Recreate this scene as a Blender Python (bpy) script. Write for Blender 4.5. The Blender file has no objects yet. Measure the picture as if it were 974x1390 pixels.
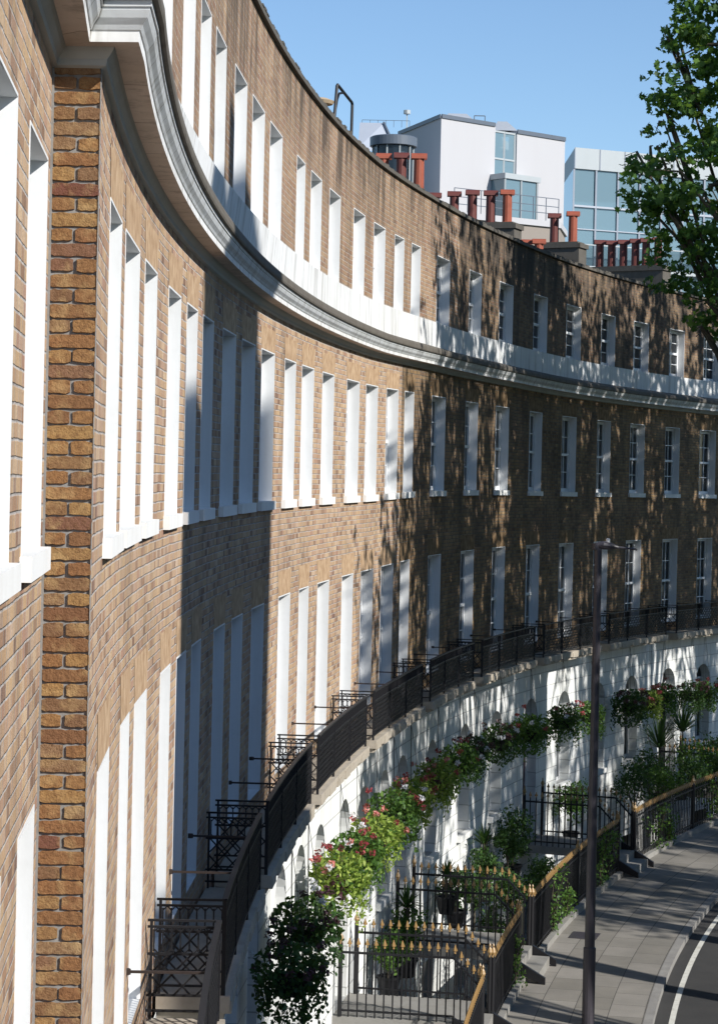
import bpy, math, random
from mathutils import Vector, Matrix
R=random.Random(7)
col=bpy.context.scene.collection
SC=bpy.context.scene
EYE=9.2            # eye height above the pavement (z=0)
# ------------------------------------------------------------------ plan of the crescent
CO=[-0.28568,4.6399,4.40047,0.83858,0.70353]
def Xc(z):
    u=(z-35)/30
    return sum(c*u**k for k,c in enumerate(CO))
NT=3300; DZ=.025
TZ=[8+i*DZ for i in range(NT)]
TX=[Xc(z) for z in TZ]
TS=[0.0]
for i in range(1,NT): TS.append(TS[-1]+math.hypot(TX[i]-TX[i-1],DZ))
import bisect
def base(s):
    i=min(max(bisect.bisect_right(TS,s)-1,0),NT-2)
    f=(s-TS[i])/(TS[i+1]-TS[i])
    x=TX[i]+(TX[i+1]-TX[i])*f; z=TZ[i]+DZ*f
    j=max(1,min(NT-2,i)); dx=(TX[j+1]-TX[j-1])/(2*DZ); L=math.hypot(dx,1)
    return x,z,1/L,-dx/L      # point and street-side normal
S0=2.91
def base_near(s):
    t=S0-s
    return -1.554+.075*t,10.9-t,.9972,.0748
def lerp_tab(t,x):
    if x<=t[0][0]: return t[0][1]
    for (a,b),(c,d) in zip(t,t[1:]):
        if x<=c: return b+(d-b)*(x-a)/(c-a)
    return t[-1][1]
DRIFT=[(0,0),(30,0),(35,.05),(42,.05),(48,0),(59,-.06),(80,-.08)]
LEAN=[(0,.075),(16,.07),(26,0)]
def Pm(s,d,h):
    x,y,nx,ny=base(s)
    k=max(0,min(1,(h+8.6)/2.6))
    h=h+lerp_tab(DRIFT,s)*k
    if h>2.5: d+=lerp_tab(LEAN,s)*min(1,(h-2.5)/.4)
    return Vector((x+d*nx,y+d*ny,h+EYE))
def Pn(s,d,h):
    x,y,nx,ny=base_near(s)
    return Vector((x+d*nx,y+d*ny,h+EYE))
def Pg(s,d,z=0):      # ground things: z is height above the pavement
    x,y,nx,ny=base(s)
    return Vector((x+d*nx,y+d*ny,z))
# ------------------------------------------------------------------ mesh builder
class MB:
    def __init__(m): m.v=[];m.f=[];m.uv=[]
    def face(m,pts,uvs=None):
        n=len(m.v); m.v+= [tuple(p) for p in pts]; m.f.append(tuple(range(n,n+len(pts))))
        m.uv+= uvs if uvs else [(0,0)]*len(pts)
    def box8(m,b,t,uvs=None):   # b,t: 4 points each, counter-clockwise seen from above
        m.face([b[3],b[2],b[1],b[0]]); m.face(t)
        for i in range(4):
            j=(i+1)%4
            w=(Vector(b[j])-Vector(b[i])).length; z0=b[i][2]; z1=t[i][2]
            m.face([b[i],b[j],t[j],t[i]],[(0,z0),(w,z0),(w,z1),(0,z1)])
    def beam(m,p,q,w,t=None,up=Vector((0,0,1))):
        t=t or w; p=Vector(p);q=Vector(q); a=(q-p)
        if a.length<1e-6: return
        a.normalize()
        if abs(a.dot(up))>.98: up=Vector((0,1,0))
        s=a.cross(up).normalized()*(w/2); u=s.cross(a).normalized()*(t/2)
        b=[p-s-u,p+s-u,p+s+u,p-s+u]; c=[x+(q-p) for x in b]
        m.face([b[3],b[2],b[1],b[0]]); m.face(c)
        for i in range(4):
            j=(i+1)%4; m.face([b[i],b[j],c[j],c[i]])
    def tube(m,pts,rad,n=8,cap=True):
        rings=[]
        for i,p in enumerate(pts):
            p=Vector(p); a=Vector(pts[min(i+1,len(pts)-1)])-Vector(pts[max(i-1,0)])
            a.normalize(); up=Vector((0,0,1)) if abs(a.z)<.9 else Vector((0,1,0))
            s=a.cross(up).normalized(); u=s.cross(a).normalized()
            r=rad[i] if isinstance(rad,(list,tuple)) else rad
            rings.append([p+s*math.cos(2*math.pi*k/n)*r+u*math.sin(2*math.pi*k/n)*r for k in range(n)])
        for A,B in zip(rings,rings[1:]):
            for k in range(n):
                l=(k+1)%n; m.face([A[k],A[l],B[l],B[k]])
        if cap: m.face(rings[0][::-1]); m.face(rings[-1])
    def lathe(m,c,prof,n=12):
        c=Vector(c)
        for (r0,z0),(r1,z1) in zip(prof,prof[1:]):
            for k in range(n):
                a=2*math.pi*k/n;b=2*math.pi*(k+1)/n
                m.face([c+Vector((r0*math.cos(a),r0*math.sin(a),z0)),c+Vector((r0*math.cos(b),r0*math.sin(b),z0)),
                        c+Vector((r1*math.cos(b),r1*math.sin(b),z1)),c+Vector((r1*math.cos(a),r1*math.sin(a),z1))])
    def cbox(m,P,s0,s1,d0,d1,h0,h1,step=.6):   # box that follows the curve
        n=max(1,int(math.ceil((s1-s0)/step)))
        S=[s0+(s1-s0)*i/n for i in range(n+1)]
        for a,b in zip(S,S[1:]):
            A=[P(a,d0,h0),P(a,d1,h0),P(a,d1,h1),P(a,d0,h1)]
            B=[P(b,d0,h0),P(b,d1,h0),P(b,d1,h1),P(b,d0,h1)]
            for i,(e0,e1) in enumerate(((d0,d1),(h0,h1),(d1,d0),(h1,h0))):
                j=(i+1)%4
                m.face([A[i],B[i],B[j],A[j]],[(a,e0),(b,e0),(b,e1),(a,e1)])
        m.face([P(s0,d0,h0),P(s0,d1,h0),P(s0,d1,h1),P(s0,d0,h1)],[(d0,h0),(d1,h0),(d1,h1),(d0,h1)])
        m.face([P(s1,d0,h0),P(s1,d0,h1),P(s1,d1,h1),P(s1,d1,h0)],[(d0,h0),(d0,h1),(d1,h1),(d1,h0)])
    def build(m,name,mat,parent=None,smooth=False):
        me=bpy.data.meshes.new(name)
        W=WL.get(parent.name,Vector((0,0,0))) if parent else Vector((0,0,0))
        me.from_pydata([(x-W.x,y-W.y,z-W.z) for x,y,z in m.v],[],m.f)
        uv=me.uv_layers.new(name='UVMap')
        flat=[c for t in m.uv for c in t]
        uv.data.foreach_set('uv',flat)
        if smooth: me.polygons.foreach_set('use_smooth',[True]*len(me.polygons))
        for mm in (mat if isinstance(mat,list) else [mat]): me.materials.append(mm)
        me.update()
        o=bpy.data.objects.new(name,me); col.objects.link(o)
        if parent: o.parent=parent; WL[o.name]=W
        return o
WL={}
def thing(name,label,cat,loc,group=None):
    o=bpy.data.objects.new(name,None); col.objects.link(o); o.location=loc
    o.empty_display_size=.2
    o['label']=label;o['category']=cat
    if group:o['group']=group
    WL[o.name]=Vector(loc); return o
def tag(o,label,cat,group=None):
    o['label']=label;o['category']=cat
    if group:o['group']=group
    return o
def struct(o): o['kind']='structure'; return o
def place(src,name,parent,loc,rot=None):     # linked copy of a small part
    o=src.copy(); o.name=name; col.objects.link(o); o.parent=parent
    W=WL.get(parent.name,Vector((0,0,0))); 
    o.location=Vector(loc)-W
    if rot: o.rotation_euler=rot
    WL[o.name]=Vector(loc)
    return o
# ------------------------------------------------------------------ materials
class NT_:
    def __init__(s,name):
        s.m=bpy.data.materials.new(name); s.m.use_nodes=True; s.t=s.m.node_tree; s.t.nodes.clear()
        s.out=s.n('ShaderNodeOutputMaterial')
    def n(s,t,**k):
        x=s.t.nodes.new(t)
        for a,b in k.items(): setattr(x,a,b)
        return x
    def l(s,a,b): s.t.links.new(a,b)
    def val(s,x,sock):
        if hasattr(x,'links') or isinstance(x,bpy.types.NodeSocket): s.l(x,sock)
        else: sock.default_value=x
    def math(s,op,a,b=0.0,c=None,clamp=False):
        x=s.n('ShaderNodeMath',operation=op,use_clamp=clamp); s.val(a,x.inputs[0]); s.val(b,x.inputs[1])
        if c is not None: s.val(c,x.inputs[2])
        return x.outputs[0]
    def mix(s,f,a,b,mode='MIX'):
        x=s.n('ShaderNodeMix',data_type='RGBA',blend_type=mode)
        s.val(f,x.inputs[0]); s.val(a,x.inputs[6]); s.val(b,x.inputs[7]); return x.outputs[2]
    def noise(s,vec,scale,detail=3,rough=.55):
        x=s.n('ShaderNodeTexNoise'); x.inputs['Scale'].default_value=scale;x.inputs['Detail'].default_value=detail;x.inputs['Roughness'].default_value=rough
        if vec is not None: s.l(vec,x.inputs['Vector'])
        return x.outputs[0]
    def ramp(s,f,stops):
        x=s.n('ShaderNodeValToRGB'); s.l(f,x.inputs[0]); e=x.color_ramp.elements
        while len(e)<len(stops): e.new(.5)
        for q,(p,c) in zip(e,stops): q.position=p; q.color=c if len(c)==4 else (*c,1)
        return x.outputs[0]
    def mrange(s,f,a,b,c=0.,d=1.):
        x=s.n('ShaderNodeMapRange'); s.val(f,x.inputs[0])
        for i,v in enumerate((a,b,c,d)): x.inputs[i+1].default_value=v
        return x.outputs[0]
    def scalev(s,vec,sc):
        x=s.n('ShaderNodeMapping'); s.l(vec,x.inputs[0]); x.inputs['Scale'].default_value=sc; return x.outputs[0]
    def bsdf(s,colr,rough=.8,bump=None,bs=.3,bd=.01,metal=0,spec=.4,**k):
        b=s.n('ShaderNodeBsdfPrincipled'); s.val(colr,b.inputs['Base Color']); s.val(rough,b.inputs['Roughness'])
        b.inputs['Metallic'].default_value=metal; b.inputs['Specular IOR Level'].default_value=spec
        if bump is not None:
            u=s.n('ShaderNodeBump'); u.inputs['Strength'].default_value=bs;u.inputs['Distance'].default_value=bd
            s.l(bump,u.inputs['Height']); s.l(u.outputs[0],b.inputs['Normal'])
        s.l(b.outputs[0],s.out.inputs[0]); return b
def c4(r,g,b): return (r,g,b,1)
def mat_brick(name,stops,mortar,soot=0.0,seed=0,contrast=1.0,dark=0.):
    k=NT_(name); uv=k.n('ShaderNodeUVMap').outputs[0]
    # a slight waviness so courses are not ruler straight
    wob=k.noise(uv,2.3,2); 
    sx=k.n('ShaderNodeSeparateXYZ'); k.l(uv,sx.inputs[0]); U,V=sx.outputs[0],sx.outputs[1]
    V2=k.math('ADD',V,k.math('MULTIPLY',k.math('SUBTRACT',wob,.5),.018))
    nb=k.noise(uv,26,3)
    U2=k.math('ADD',U,k.math('MULTIPLY',k.math('SUBTRACT',nb,.5),.014))
    V2=k.math('ADD',V2,k.math('MULTIPLY',k.math('SUBTRACT',k.noise(k.scalev(uv,(1,1,1)),17,3),.5),.012))
    rv=k.math('DIVIDE',V2,.075); row=k.math('FLOOR',rv); fv=k.math('FRACT',rv)
    odd=k.math('MODULO',k.math('ABSOLUTE',row),2.0)
    L=.345
    uu=k.math('ADD',k.math('DIVIDE',U2,L),k.math('MULTIPLY',odd,.5))
    uu=k.math('ADD',uu,200.0)
    cell=k.math('FLOOR',uu); fu=k.math('FRACT',uu)
    head=k.math('GREATER_THAN',fu,.66)
    dx=k.math('MINIMUM',k.math('MINIMUM',fu,k.math('SUBTRACT',1.,fu)),k.math('ABSOLUTE',k.math('SUBTRACT',fu,.66)))
    dx=k.math('MULTIPLY',dx,L)
    dy=k.math('MULTIPLY',k.math('MINIMUM',fv,k.math('SUBTRACT',1.,fv)),.075)
    dd=k.math('MINIMUM',dx,dy)
    brick=k.mrange(dd,.0035,.0085)
    cb=k.n('ShaderNodeCombineXYZ'); k.l(k.math('ADD',cell,k.math('MULTIPLY',head,.37)),cb.inputs[0]); k.l(row,cb.inputs[1]); cb.inputs[2].default_value=seed
    wn=k.n('ShaderNodeTexWhiteNoise',noise_dimensions='3D'); k.l(cb.outputs[0],wn.inputs['Vector'])
    bc=k.ramp(wn.outputs[0],stops)
    fine=k.noise(uv,60,4,.7)
    bc=k.mix(k.math('MULTIPLY',k.mrange(fine,.35,.75),.55*contrast),bc,c4(.17,.10,.06))
    mott=k.noise(uv,1.1,4,.6)
    bc=k.mix(k.math('MULTIPLY',k.mrange(mott,.4,.75),.35),bc,c4(.56,.41,.26))
    mot2=k.noise(uv,.45,3,.6); bc=k.mix(k.math('MULTIPLY',k.mrange(mot2,.5,.7),.4),bc,c4(.36,.23,.16))
    mo=k.mix(k.mrange(k.noise(uv,9,3),.35,.7),c4(*mortar),c4(mortar[0]*.55,mortar[1]*.53,mortar[2]*.52))
    cc=k.mix(brick,mo,bc)
    # soot: vertical weathering streaks
    st=k.noise(k.scalev(uv,(2.1,.3,1)),1.0,4,.6)
    st2=k.noise(k.scalev(uv,(.22,.35,1)),1.0,3,.6)
    sm=k.math('MULTIPLY',k.mrange(st,.42,.72),k.mrange(st2,.4,.6))
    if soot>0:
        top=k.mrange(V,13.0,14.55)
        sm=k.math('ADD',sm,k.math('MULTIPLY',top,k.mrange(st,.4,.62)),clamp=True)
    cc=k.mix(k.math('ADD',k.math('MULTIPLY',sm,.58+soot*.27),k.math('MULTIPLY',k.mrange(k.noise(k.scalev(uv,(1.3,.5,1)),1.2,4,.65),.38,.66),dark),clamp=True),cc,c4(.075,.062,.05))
    hgt=k.math('ADD',k.math('MULTIPLY',brick,.7),k.math('MULTIPLY',fine,.5))
    k.bsdf(cc,.92,hgt,.75,.012,spec=.15)
    return k.m
MORT=(.34,.30,.25)
BR=mat_brick('stock_brick',[(0,(.20,.12,.085)),(.15,(.42,.255,.16)),(.3,(.56,.39,.225)),(.5,(.47,.31,.20)),(.65,(.62,.46,.30)),(.8,(.40,.23,.165)),(.93,(.60,.45,.32)),(1,(.19,.11,.09))],(.50,.465,.43))
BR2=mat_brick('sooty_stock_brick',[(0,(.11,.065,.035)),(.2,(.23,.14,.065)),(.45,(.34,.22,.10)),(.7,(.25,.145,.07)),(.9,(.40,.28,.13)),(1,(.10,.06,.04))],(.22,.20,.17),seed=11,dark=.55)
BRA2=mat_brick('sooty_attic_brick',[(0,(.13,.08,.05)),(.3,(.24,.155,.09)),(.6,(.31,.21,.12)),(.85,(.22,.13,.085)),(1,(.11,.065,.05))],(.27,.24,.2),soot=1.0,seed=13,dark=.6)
BRA=mat_brick('attic_brick',[(0,(.29,.17,.10)),(.3,(.36,.23,.14)),(.6,(.42,.29,.18)),(.85,(.33,.19,.13)),(1,(.22,.13,.09))],(.50,.45,.39),soot=1.0,seed=3)
BRS_=mat_brick('orange_brick_old',[(0,(.30,.12,.04)),(.25,(.46,.24,.07)),(.5,(.40,.16,.06)),(.75,(.50,.28,.09)),(.9,(.36,.2,.09)),(1,(.25,.08,.05))],(.22,.20,.175),seed=5,contrast=1.5)
def mat_orange():
    k=NT_('orange_stock_brick'); g=k.n('ShaderNodeNewGeometry'); P_=g.outputs['Position']
    oi_=k.n('ShaderNodeSeparateXYZ'); k.l(P_,oi_.inputs[0])
    row=k.math('FLOOR',k.math('DIVIDE',k.math('ADD',oi_.outputs[2],-4.3+.0),.075))
    half=k.math('GREATER_THAN',oi_.outputs[0],-1.425)
    cb=k.n('ShaderNodeCombineXYZ'); k.l(row,cb.inputs[0]); k.l(k.math('MULTIPLY',half,k.math('SUBTRACT',1.,k.math('MODULO',k.math('ABSOLUTE',row),2.))),cb.inputs[1])
    wn=k.n('ShaderNodeTexWhiteNoise',noise_dimensions='2D'); k.l(cb.outputs[0],wn.inputs['Vector'])
    c=k.ramp(wn.outputs[0],[(0,(.20,.10,.055)),(.2,(.33,.18,.075)),(.4,(.26,.125,.06)),(.6,(.37,.22,.09)),(.75,(.22,.125,.07)),(.88,(.31,.20,.11)),(1,(.17,.065,.05))])
    f=k.noise(P_,38,5,.72); f2=k.noise(P_,9,3,.6); f3=k.noise(P_,110,3,.7)
    c=k.mix(k.math('MULTIPLY',k.mrange(f,.42,.68),.75),c,c4(.14,.07,.035))
    c=k.mix(k.math('MULTIPLY',k.mrange(f2,.5,.7),.4),c,c4(.55,.38,.18))
    h=k.math('ADD',k.math('MULTIPLY',f,1.),k.math('MULTIPLY',f3,.4))
    k.bsdf(c,.93,h,.9,.014,spec=.1); return k.m
BRS=mat_orange()
BRD=mat_brick('red_brown_brick',[(0,(.22,.11,.07)),(.5,(.30,.16,.10)),(1,(.35,.2,.12))],(.35,.31,.27),seed=8)
def mat_rub(name,a,b):
    k=NT_(name); uv=k.n('ShaderNodeUVMap').outputs[0]; sx=k.n('ShaderNodeSeparateXYZ'); k.l(uv,sx.inputs[0])
    u=k.math('DIVIDE',sx.outputs[0],.075); cb=k.n('ShaderNodeCombineXYZ'); k.l(k.math('FLOOR',u),cb.inputs[0])
    wn=k.n('ShaderNodeTexWhiteNoise',noise_dimensions='3D'); k.l(cb.outputs[0],wn.inputs['Vector'])
    f=k.math('FRACT',u); e=k.mrange(k.math('MINIMUM',f,k.math('SUBTRACT',1.,f)),.02,.09)
    c=k.mix(wn.outputs[0],c4(*a),c4(*b)); c=k.mix(k.mrange(k.noise(uv,7,4),.4,.7),c,c4(a[0]*.7,a[1]*.65,a[2]*.6)); c=k.mix(e,c4(a[0]*.6,a[1]*.6,a[2]*.6),c)
    k.bsdf(c,.9,e,.2,.004,spec=.1); return k.m
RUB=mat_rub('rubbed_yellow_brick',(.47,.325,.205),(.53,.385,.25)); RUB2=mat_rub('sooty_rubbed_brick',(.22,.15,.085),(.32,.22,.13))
def mat_paint(name,c,rough=.55,dirt=.25,scale=1.5,streak=True,joints=False,spec=.4,bumps=.15,seam=0):
    k=NT_(name); tc=k.n('ShaderNodeTexCoord'); g=k.n('ShaderNodeNewGeometry').outputs['Position']
    v=k.scalev(g,(3,3,.4)) if streak else g
    n1=k.noise(v,scale,4,.6); n2=k.noise(g,14,3)
    cc=k.mix(k.math('MULTIPLY',k.mrange(n1,.45,.8),dirt),c4(*c),c4(c[0]*.55,c[1]*.52,c[2]*.45))
    cc=k.mix(k.math('MULTIPLY',k.mrange(n2,.5,.8),dirt*.5),cc,c4(c[0]*.6,c[1]*.6,c[2]*.58))
    b=n2
    if seam:
        uv=k.n('ShaderNodeUVMap').outputs[0]; sx=k.n('ShaderNodeSeparateXYZ'); k.l(uv,sx.inputs[0])
        jn=k.math('ADD',k.math('DIVIDE',sx.outputs[0],seam),k.math('MULTIPLY',k.math('SUBTRACT',k.noise(uv,6,2),.5),.03))
        fr=k.math('FRACT',k.math('ADD',jn,100.)); dj=k.math('MULTIPLY',k.math('MINIMUM',fr,k.math('SUBTRACT',1.,fr)),seam)
        wn=k.n('ShaderNodeTexWhiteNoise',noise_dimensions='1D'); k.l(k.math('FLOOR',k.math('ADD',jn,100.)),wn.inputs['W'])
        cc=k.mix(k.math('MULTIPLY',wn.outputs[0],.22),cc,c4(c[0]*.6,c[1]*.58,c[2]*.52))
        cc=k.mix(k.mrange(dj,.003,.012),c4(c[0]*.3,c[1]*.28,c[2]*.25),cc)
        st=k.mrange(k.noise(k.scalev(g,(2.2,2.2,.15)),2.5,4,.7),.52,.66)
        cc=k.mix(k.math('MULTIPLY',st,.5),cc,c4(c[0]*.35,c[1]*.33,c[2]*.3))
        b=k.math('ADD',n2,k.mrange(dj,.003,.012))
    if joints:
        uv=k.n('ShaderNodeUVMap').outputs[0]; sx=k.n('ShaderNodeSeparateXYZ'); k.l(uv,sx.inputs[0])
        rv=k.math('DIVIDE',sx.outputs[1],.34); fv=k.math('FRACT',rv); odd=k.math('MODULO',k.math('ABSOLUTE',k.math('FLOOR',rv)),2.)
        fu=k.math('FRACT',k.math('ADD',k.math('ADD',k.math('DIVIDE',sx.outputs[0],.9),50.),k.math('MULTIPLY',odd,.5)))
        d1=k.math('MULTIPLY',k.math('MINIMUM',fv,k.math('SUBTRACT',1.,fv)),.34)
        d2=k.math('MULTIPLY',k.math('MINIMUM',fu,k.math('SUBTRACT',1.,fu)),.9)
        j=k.mrange(k.math('MINIMUM',d1,d2),.004,.014)
        cc=k.mix(j,k.mix(.55,cc,c4(.1,.1,.1)),cc); b=k.math('ADD',k.math('MULTIPLY',n2,.2),j)
    k.bsdf(cc,rough,b,bumps,.006,spec=spec); return k.m
WHITE=mat_paint('white_reveal_paint',(.74,.75,.75),.6,.22,seam=0)
SILL=mat_paint('white_stone_sill',(.78,.78,.76),.7,.2)
BAND=mat_paint('white_stucco_band',(.78,.79,.79),.65,.35,1.2,seam=1.9)
FASC=mat_paint('white_cornice_fascia',(.80,.80,.79),.6,.35,2.,seam=.95)
STUC=mat_paint('white_rusticated_stucco',(.79,.80,.78),.7,.35,.8,joints=True,bumps=.5)
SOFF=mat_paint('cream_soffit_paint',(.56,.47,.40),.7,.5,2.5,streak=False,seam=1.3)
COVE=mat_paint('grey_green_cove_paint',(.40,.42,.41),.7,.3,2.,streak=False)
CYMA=mat_paint('worn_grey_cornice_paint',(.60,.62,.63),.6,.6,2.5,seam=.47)
LEAD=mat_paint('mossy_lead_capping',(.14,.125,.105),.8,.8,5,streak=False,spec=.3)
COPE=mat_paint('dark_weathered_coping',(.11,.10,.085),.85,.7,4,streak=False)
SASH=mat_paint('white_sash_paint',(.78,.79,.80),.45,.1)
SLAB=mat_paint('worn_balcony_stone',(.42,.37,.30),.8,.7,4,streak=False,bumps=.8)
STEP=mat_paint('grey_step_stone',(.26,.25,.23),.8,.5,3,streak=False)
IRON=mat_paint('black_iron_paint',(.011,.011,.013),.5,.3,8,spec=.35)
STAY=mat_paint('rusty_iron',(.035,.024,.02),.6,.6,8)
GOLD=mat_paint('gilded_finial',(.34,.21,.08),.42,.4,9,spec=.6)
DOOR=mat_paint('black_door_gloss',(.012,.014,.016),.25,.1)
DPINK=mat_paint('dusky_red_door',(.10,.025,.02),.35,.1)
CURT=mat_paint('white_blind',(.50,.50,.47),.9,.1)
TERRA=mat_paint('red_clay_pot',(.30,.075,.04),.6,.5,6,streak=False)
TERRD=mat_paint('dark_red_clay_pot',(.13,.035,.028),.6,.5,6,streak=False)
BUFF=mat_paint('buff_clay',(.45,.34,.22),.8,.4,6,streak=False)
MORTM=mat_paint('grey_mortar_fillet',(.26,.25,.235),.9,.6,9,streak=False,bumps=1.)
MWHITE=mat_paint('white_modern_render',(.43,.425,.435),.7,.06,.3)
MGREY=mat_paint('grey_cladding',(.36,.39,.44),.5,.1,.5)
DGREY=mat_paint('dark_roof_metal',(.10,.12,.15),.45,.2)
LOUV=mat_paint('pale_louvre_metal',(.36,.39,.40),.5,.1)
GRAVEL=mat_paint('roof_felt',(.16,.15,.14),.9,.4,2,streak=False)
STEEL=mat_paint('galvanised_lamp_steel',(.055,.05,.06),.42,.5,3,spec=.5)
def mat_glass(name,tint,refl=.35):
    k=NT_(name); g=k.n('ShaderNodeNewGeometry').outputs['Position']
    b=k.n('ShaderNodeBsdfPrincipled'); b.inputs['Base Color'].default_value=c4(*tint); b.inputs['Roughness'].default_value=.03; b.inputs['Specular IOR Level'].default_value=1.
    u=k.n('ShaderNodeBump'); u.inputs['Strength'].default_value=.08; u.inputs['Distance'].default_value=.02; k.l(k.noise(g,1.5,1),u.inputs['Height']); k.l(u.outputs[0],b.inputs['Normal'])
    t=k.n('ShaderNodeBsdfTransparent'); t.inputs[0].default_value=(.85,.9,.9,1)
    lw=k.n('ShaderNodeFresnel'); lw.inputs[0].default_value=1.5
    mx=k.n('ShaderNodeMixShader'); k.l(k.math('ADD',lw.outputs[0],refl,clamp=True),mx.inputs[0]); k.l(t.outputs[0],mx.inputs[1]); k.l(b.outputs[0],mx.inputs[2]); k.l(mx.outputs[0],k.out.inputs[0]); return k.m
GLASS=mat_glass('old_window_glass',(.03,.04,.05))
BGLASS=mat_glass('office_glass',(.17,.265,.31),.7)
def mat_leaf(name,a,b,c,trans=.35):
    k=NT_(name); g=k.n('ShaderNodeNewGeometry')
    r=g.outputs['Random Per Island']
    cc=k.ramp(r,[(0,a),(.55,b),(1,c)])
    p=k.n('ShaderNodeBsdfPrincipled'); k.l(cc,p.inputs['Base Color']); p.inputs['Roughness'].default_value=.5; p.inputs['Specular IOR Level'].default_value=.35
    t=k.n('ShaderNodeBsdfTranslucent'); k.l(k.mix(.5,cc,c4(.25,.4,.04)),t.inputs[0])
    mx=k.n('ShaderNodeMixShader'); mx.inputs[0].default_value=trans; k.l(p.outputs[0],mx.inputs[1]); k.l(t.outputs[0],mx.inputs[2]); k.l(mx.outputs[0],k.out.inputs[0]); return k.m
LTREE=mat_leaf('plane_leaf',(.03,.075,.022),(.06,.14,.03),(.15,.26,.05),.45)
LDARK=mat_leaf('dark_shrub_leaf',(.016,.045,.014),(.035,.085,.022),(.08,.16,.04),.25)
LMID=mat_leaf('mid_green_leaf',(.035,.085,.02),(.075,.16,.03),(.15,.26,.05),.3)
LLIME=mat_leaf('lime_trailing_leaf',(.14,.22,.03),(.26,.36,.06),(.42,.50,.12),.35)
FPINK=mat_leaf('coral_pink_petal',(.45,.10,.09),(.62,.20,.18),(.70,.36,.33),.2)
FRED=mat_leaf('dark_red_petal',(.20,.02,.035),(.30,.04,.06),(.42,.08,.10),.2)
FWHITE=mat_leaf('white_petal',(.62,.62,.66),(.75,.74,.76),(.82,.80,.82),.2)
FPURP=mat_leaf('dark_purple_leaf',(.05,.015,.03),(.09,.03,.05),(.15,.06,.08),.2)
BARK=mat_paint('plane_bark',(.10,.085,.06),.9,.7,3,bumps=1.)
def mat_ground(name,a,b,scale,rough=.9,slab=None):
    k=NT_(name); g=k.n('ShaderNodeNewGeometry').outputs['Position']
    n=k.noise(g,scale,5,.65); f=k.noise(g,45,3,.7)
    cc=k.mix(k.mrange(n,.35,.68),c4(*a),c4(*b)); cc=k.mix(k.math('MULTIPLY',k.mrange(f,.4,.7),.35),cc,c4(a[0]*.5,a[1]*.5,a[2]*.5))
    h=f
    if slab:
        uv=k.n('ShaderNodeUVMap').outputs[0]
        t=k.n('ShaderNodeTexBrick'); k.l(uv,t.inputs[0]); t.inputs['Scale'].default_value=1.; t.inputs['Brick Width'].default_value=slab[0]; t.inputs['Row Height'].default_value=slab[1]
        t.inputs['Mortar Size'].default_value=.008; t.inputs['Color1'].default_value=c4(.9,.9,.9); t.inputs['Color2'].default_value=c4(.68,.68,.66); t.inputs['Mortar'].default_value=c4(.3,.3,.3)
        cc=k.mix(1.,cc,t.outputs[0],'MULTIPLY')
    k.bsdf(cc,rough,h,.4,.01,spec=.25); return k.m
PAVE=mat_ground('pavement_slabs',(.34,.315,.28),(.24,.225,.20),.6,slab=(.9,.6))
ROAD=mat_ground('road_asphalt',(.06,.058,.055),(.045,.044,.043),.7)
GRASS=mat_ground('garden_lawn',(.05,.085,.025),(.08,.12,.035),.5)
EARTH=mat_ground('ground_grey',(.045,.055,.035),(.07,.075,.055),.3)
KERB=mat_ground('granite_kerb',(.30,.29,.27),(.22,.21,.2),2.)
BASE_=mat_ground('basement_paving',(.10,.095,.085),(.14,.13,.12),1.)
LINE=mat_paint('worn_white_line',(.62,.61,.55),.8,.8,6,streak=False)
# ------------------------------------------------------------------ facade data (metres along the curve)
W2=[(4.22,5.4),(5.82,7.2),(7.76,8.9),(10.05,11.2),(11.81,12.8),(13.34,14.35),(15.28,16.5),(17.14,18.4),(19.03,20.3),(21.34,22.4),(23.04,24.2),(25.07,26.2),(27.48,28.7),(29.37,30.5),(31.37,32.5),(33.14,34.0),(35.75,37.0),(38.9,40.0),(41.65,42.8),(44.65,45.7),(47.44,48.6),(50.35,51.4),(53.0,54.1),(55.75,56.8),(58.35,59.5),(61.7,62.8),(64.4,65.5)]
W1=[(4.1,5.2),(6.3,7.1),(7.6,8.7),(10.0,10.9),(11.5,12.35),(12.9,13.75),(15.0,16.0),(16.7,17.7),(18.6,19.75),(21.2,22.3),(23.2,24.1),(25.0,26.1),(27.4,28.45),(29.25,30.4),(31.2,32.35),(33.05,33.9),(35.7,36.85),(38.75,39.9),(41.6,42.7),(44.6,45.7),(47.4,48.55),(50.25,51.35),(52.85,54.0),(55.7,56.8),(58.35,59.4),(61.7,62.8),(64.4,65.5)]
WA=W2[:9]+[(21.9,22.75),(23.4,24.5),(25.35,26.45),(27.8,28.9),(29.8,30.9),(31.85,32.75),(33.5,34.35),(35.95,37.15),(39.0,40.1),(41.75,42.95),(44.8,45.95),(47.6,48.8),(50.5,51.6),(53.1,54.25),(55.9,57.0),(58.5,59.7),(61.7,62.8),(64.4,65.5)]
B=[S0,9.5,14.9,20.8,26.9,32.85,38.0,43.8,49.5,55.0,61.0,66.8]
GRP=[(0,3),(3,6),(6,9),(9,12),(12,15),(15,17),(17,19),(19,21),(21,23),(23,25),(25,27)]
DOORCOL={0:0,1:3,2:6,3:9,4:12,5:15,7:19,9:23}    # house -> column that is a door
RV=.22
def brk(a,b,ops,step=.55):
    xs={round(a,4),round(b,4)}
    n=max(1,int((b-a)/step))
    for i in range(n+1): xs.add(round(a+(b-a)*i/n,4))
    xs=[x for x in xs if not any(abs(x-e)<.12 and x not in (round(a,4),round(b,4)) for o in ops for e in (o[0],o[1]))]
    for o in ops: xs+= [round(o[0],4),round(o[1],4)]
    return sorted(set(xs))
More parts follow.
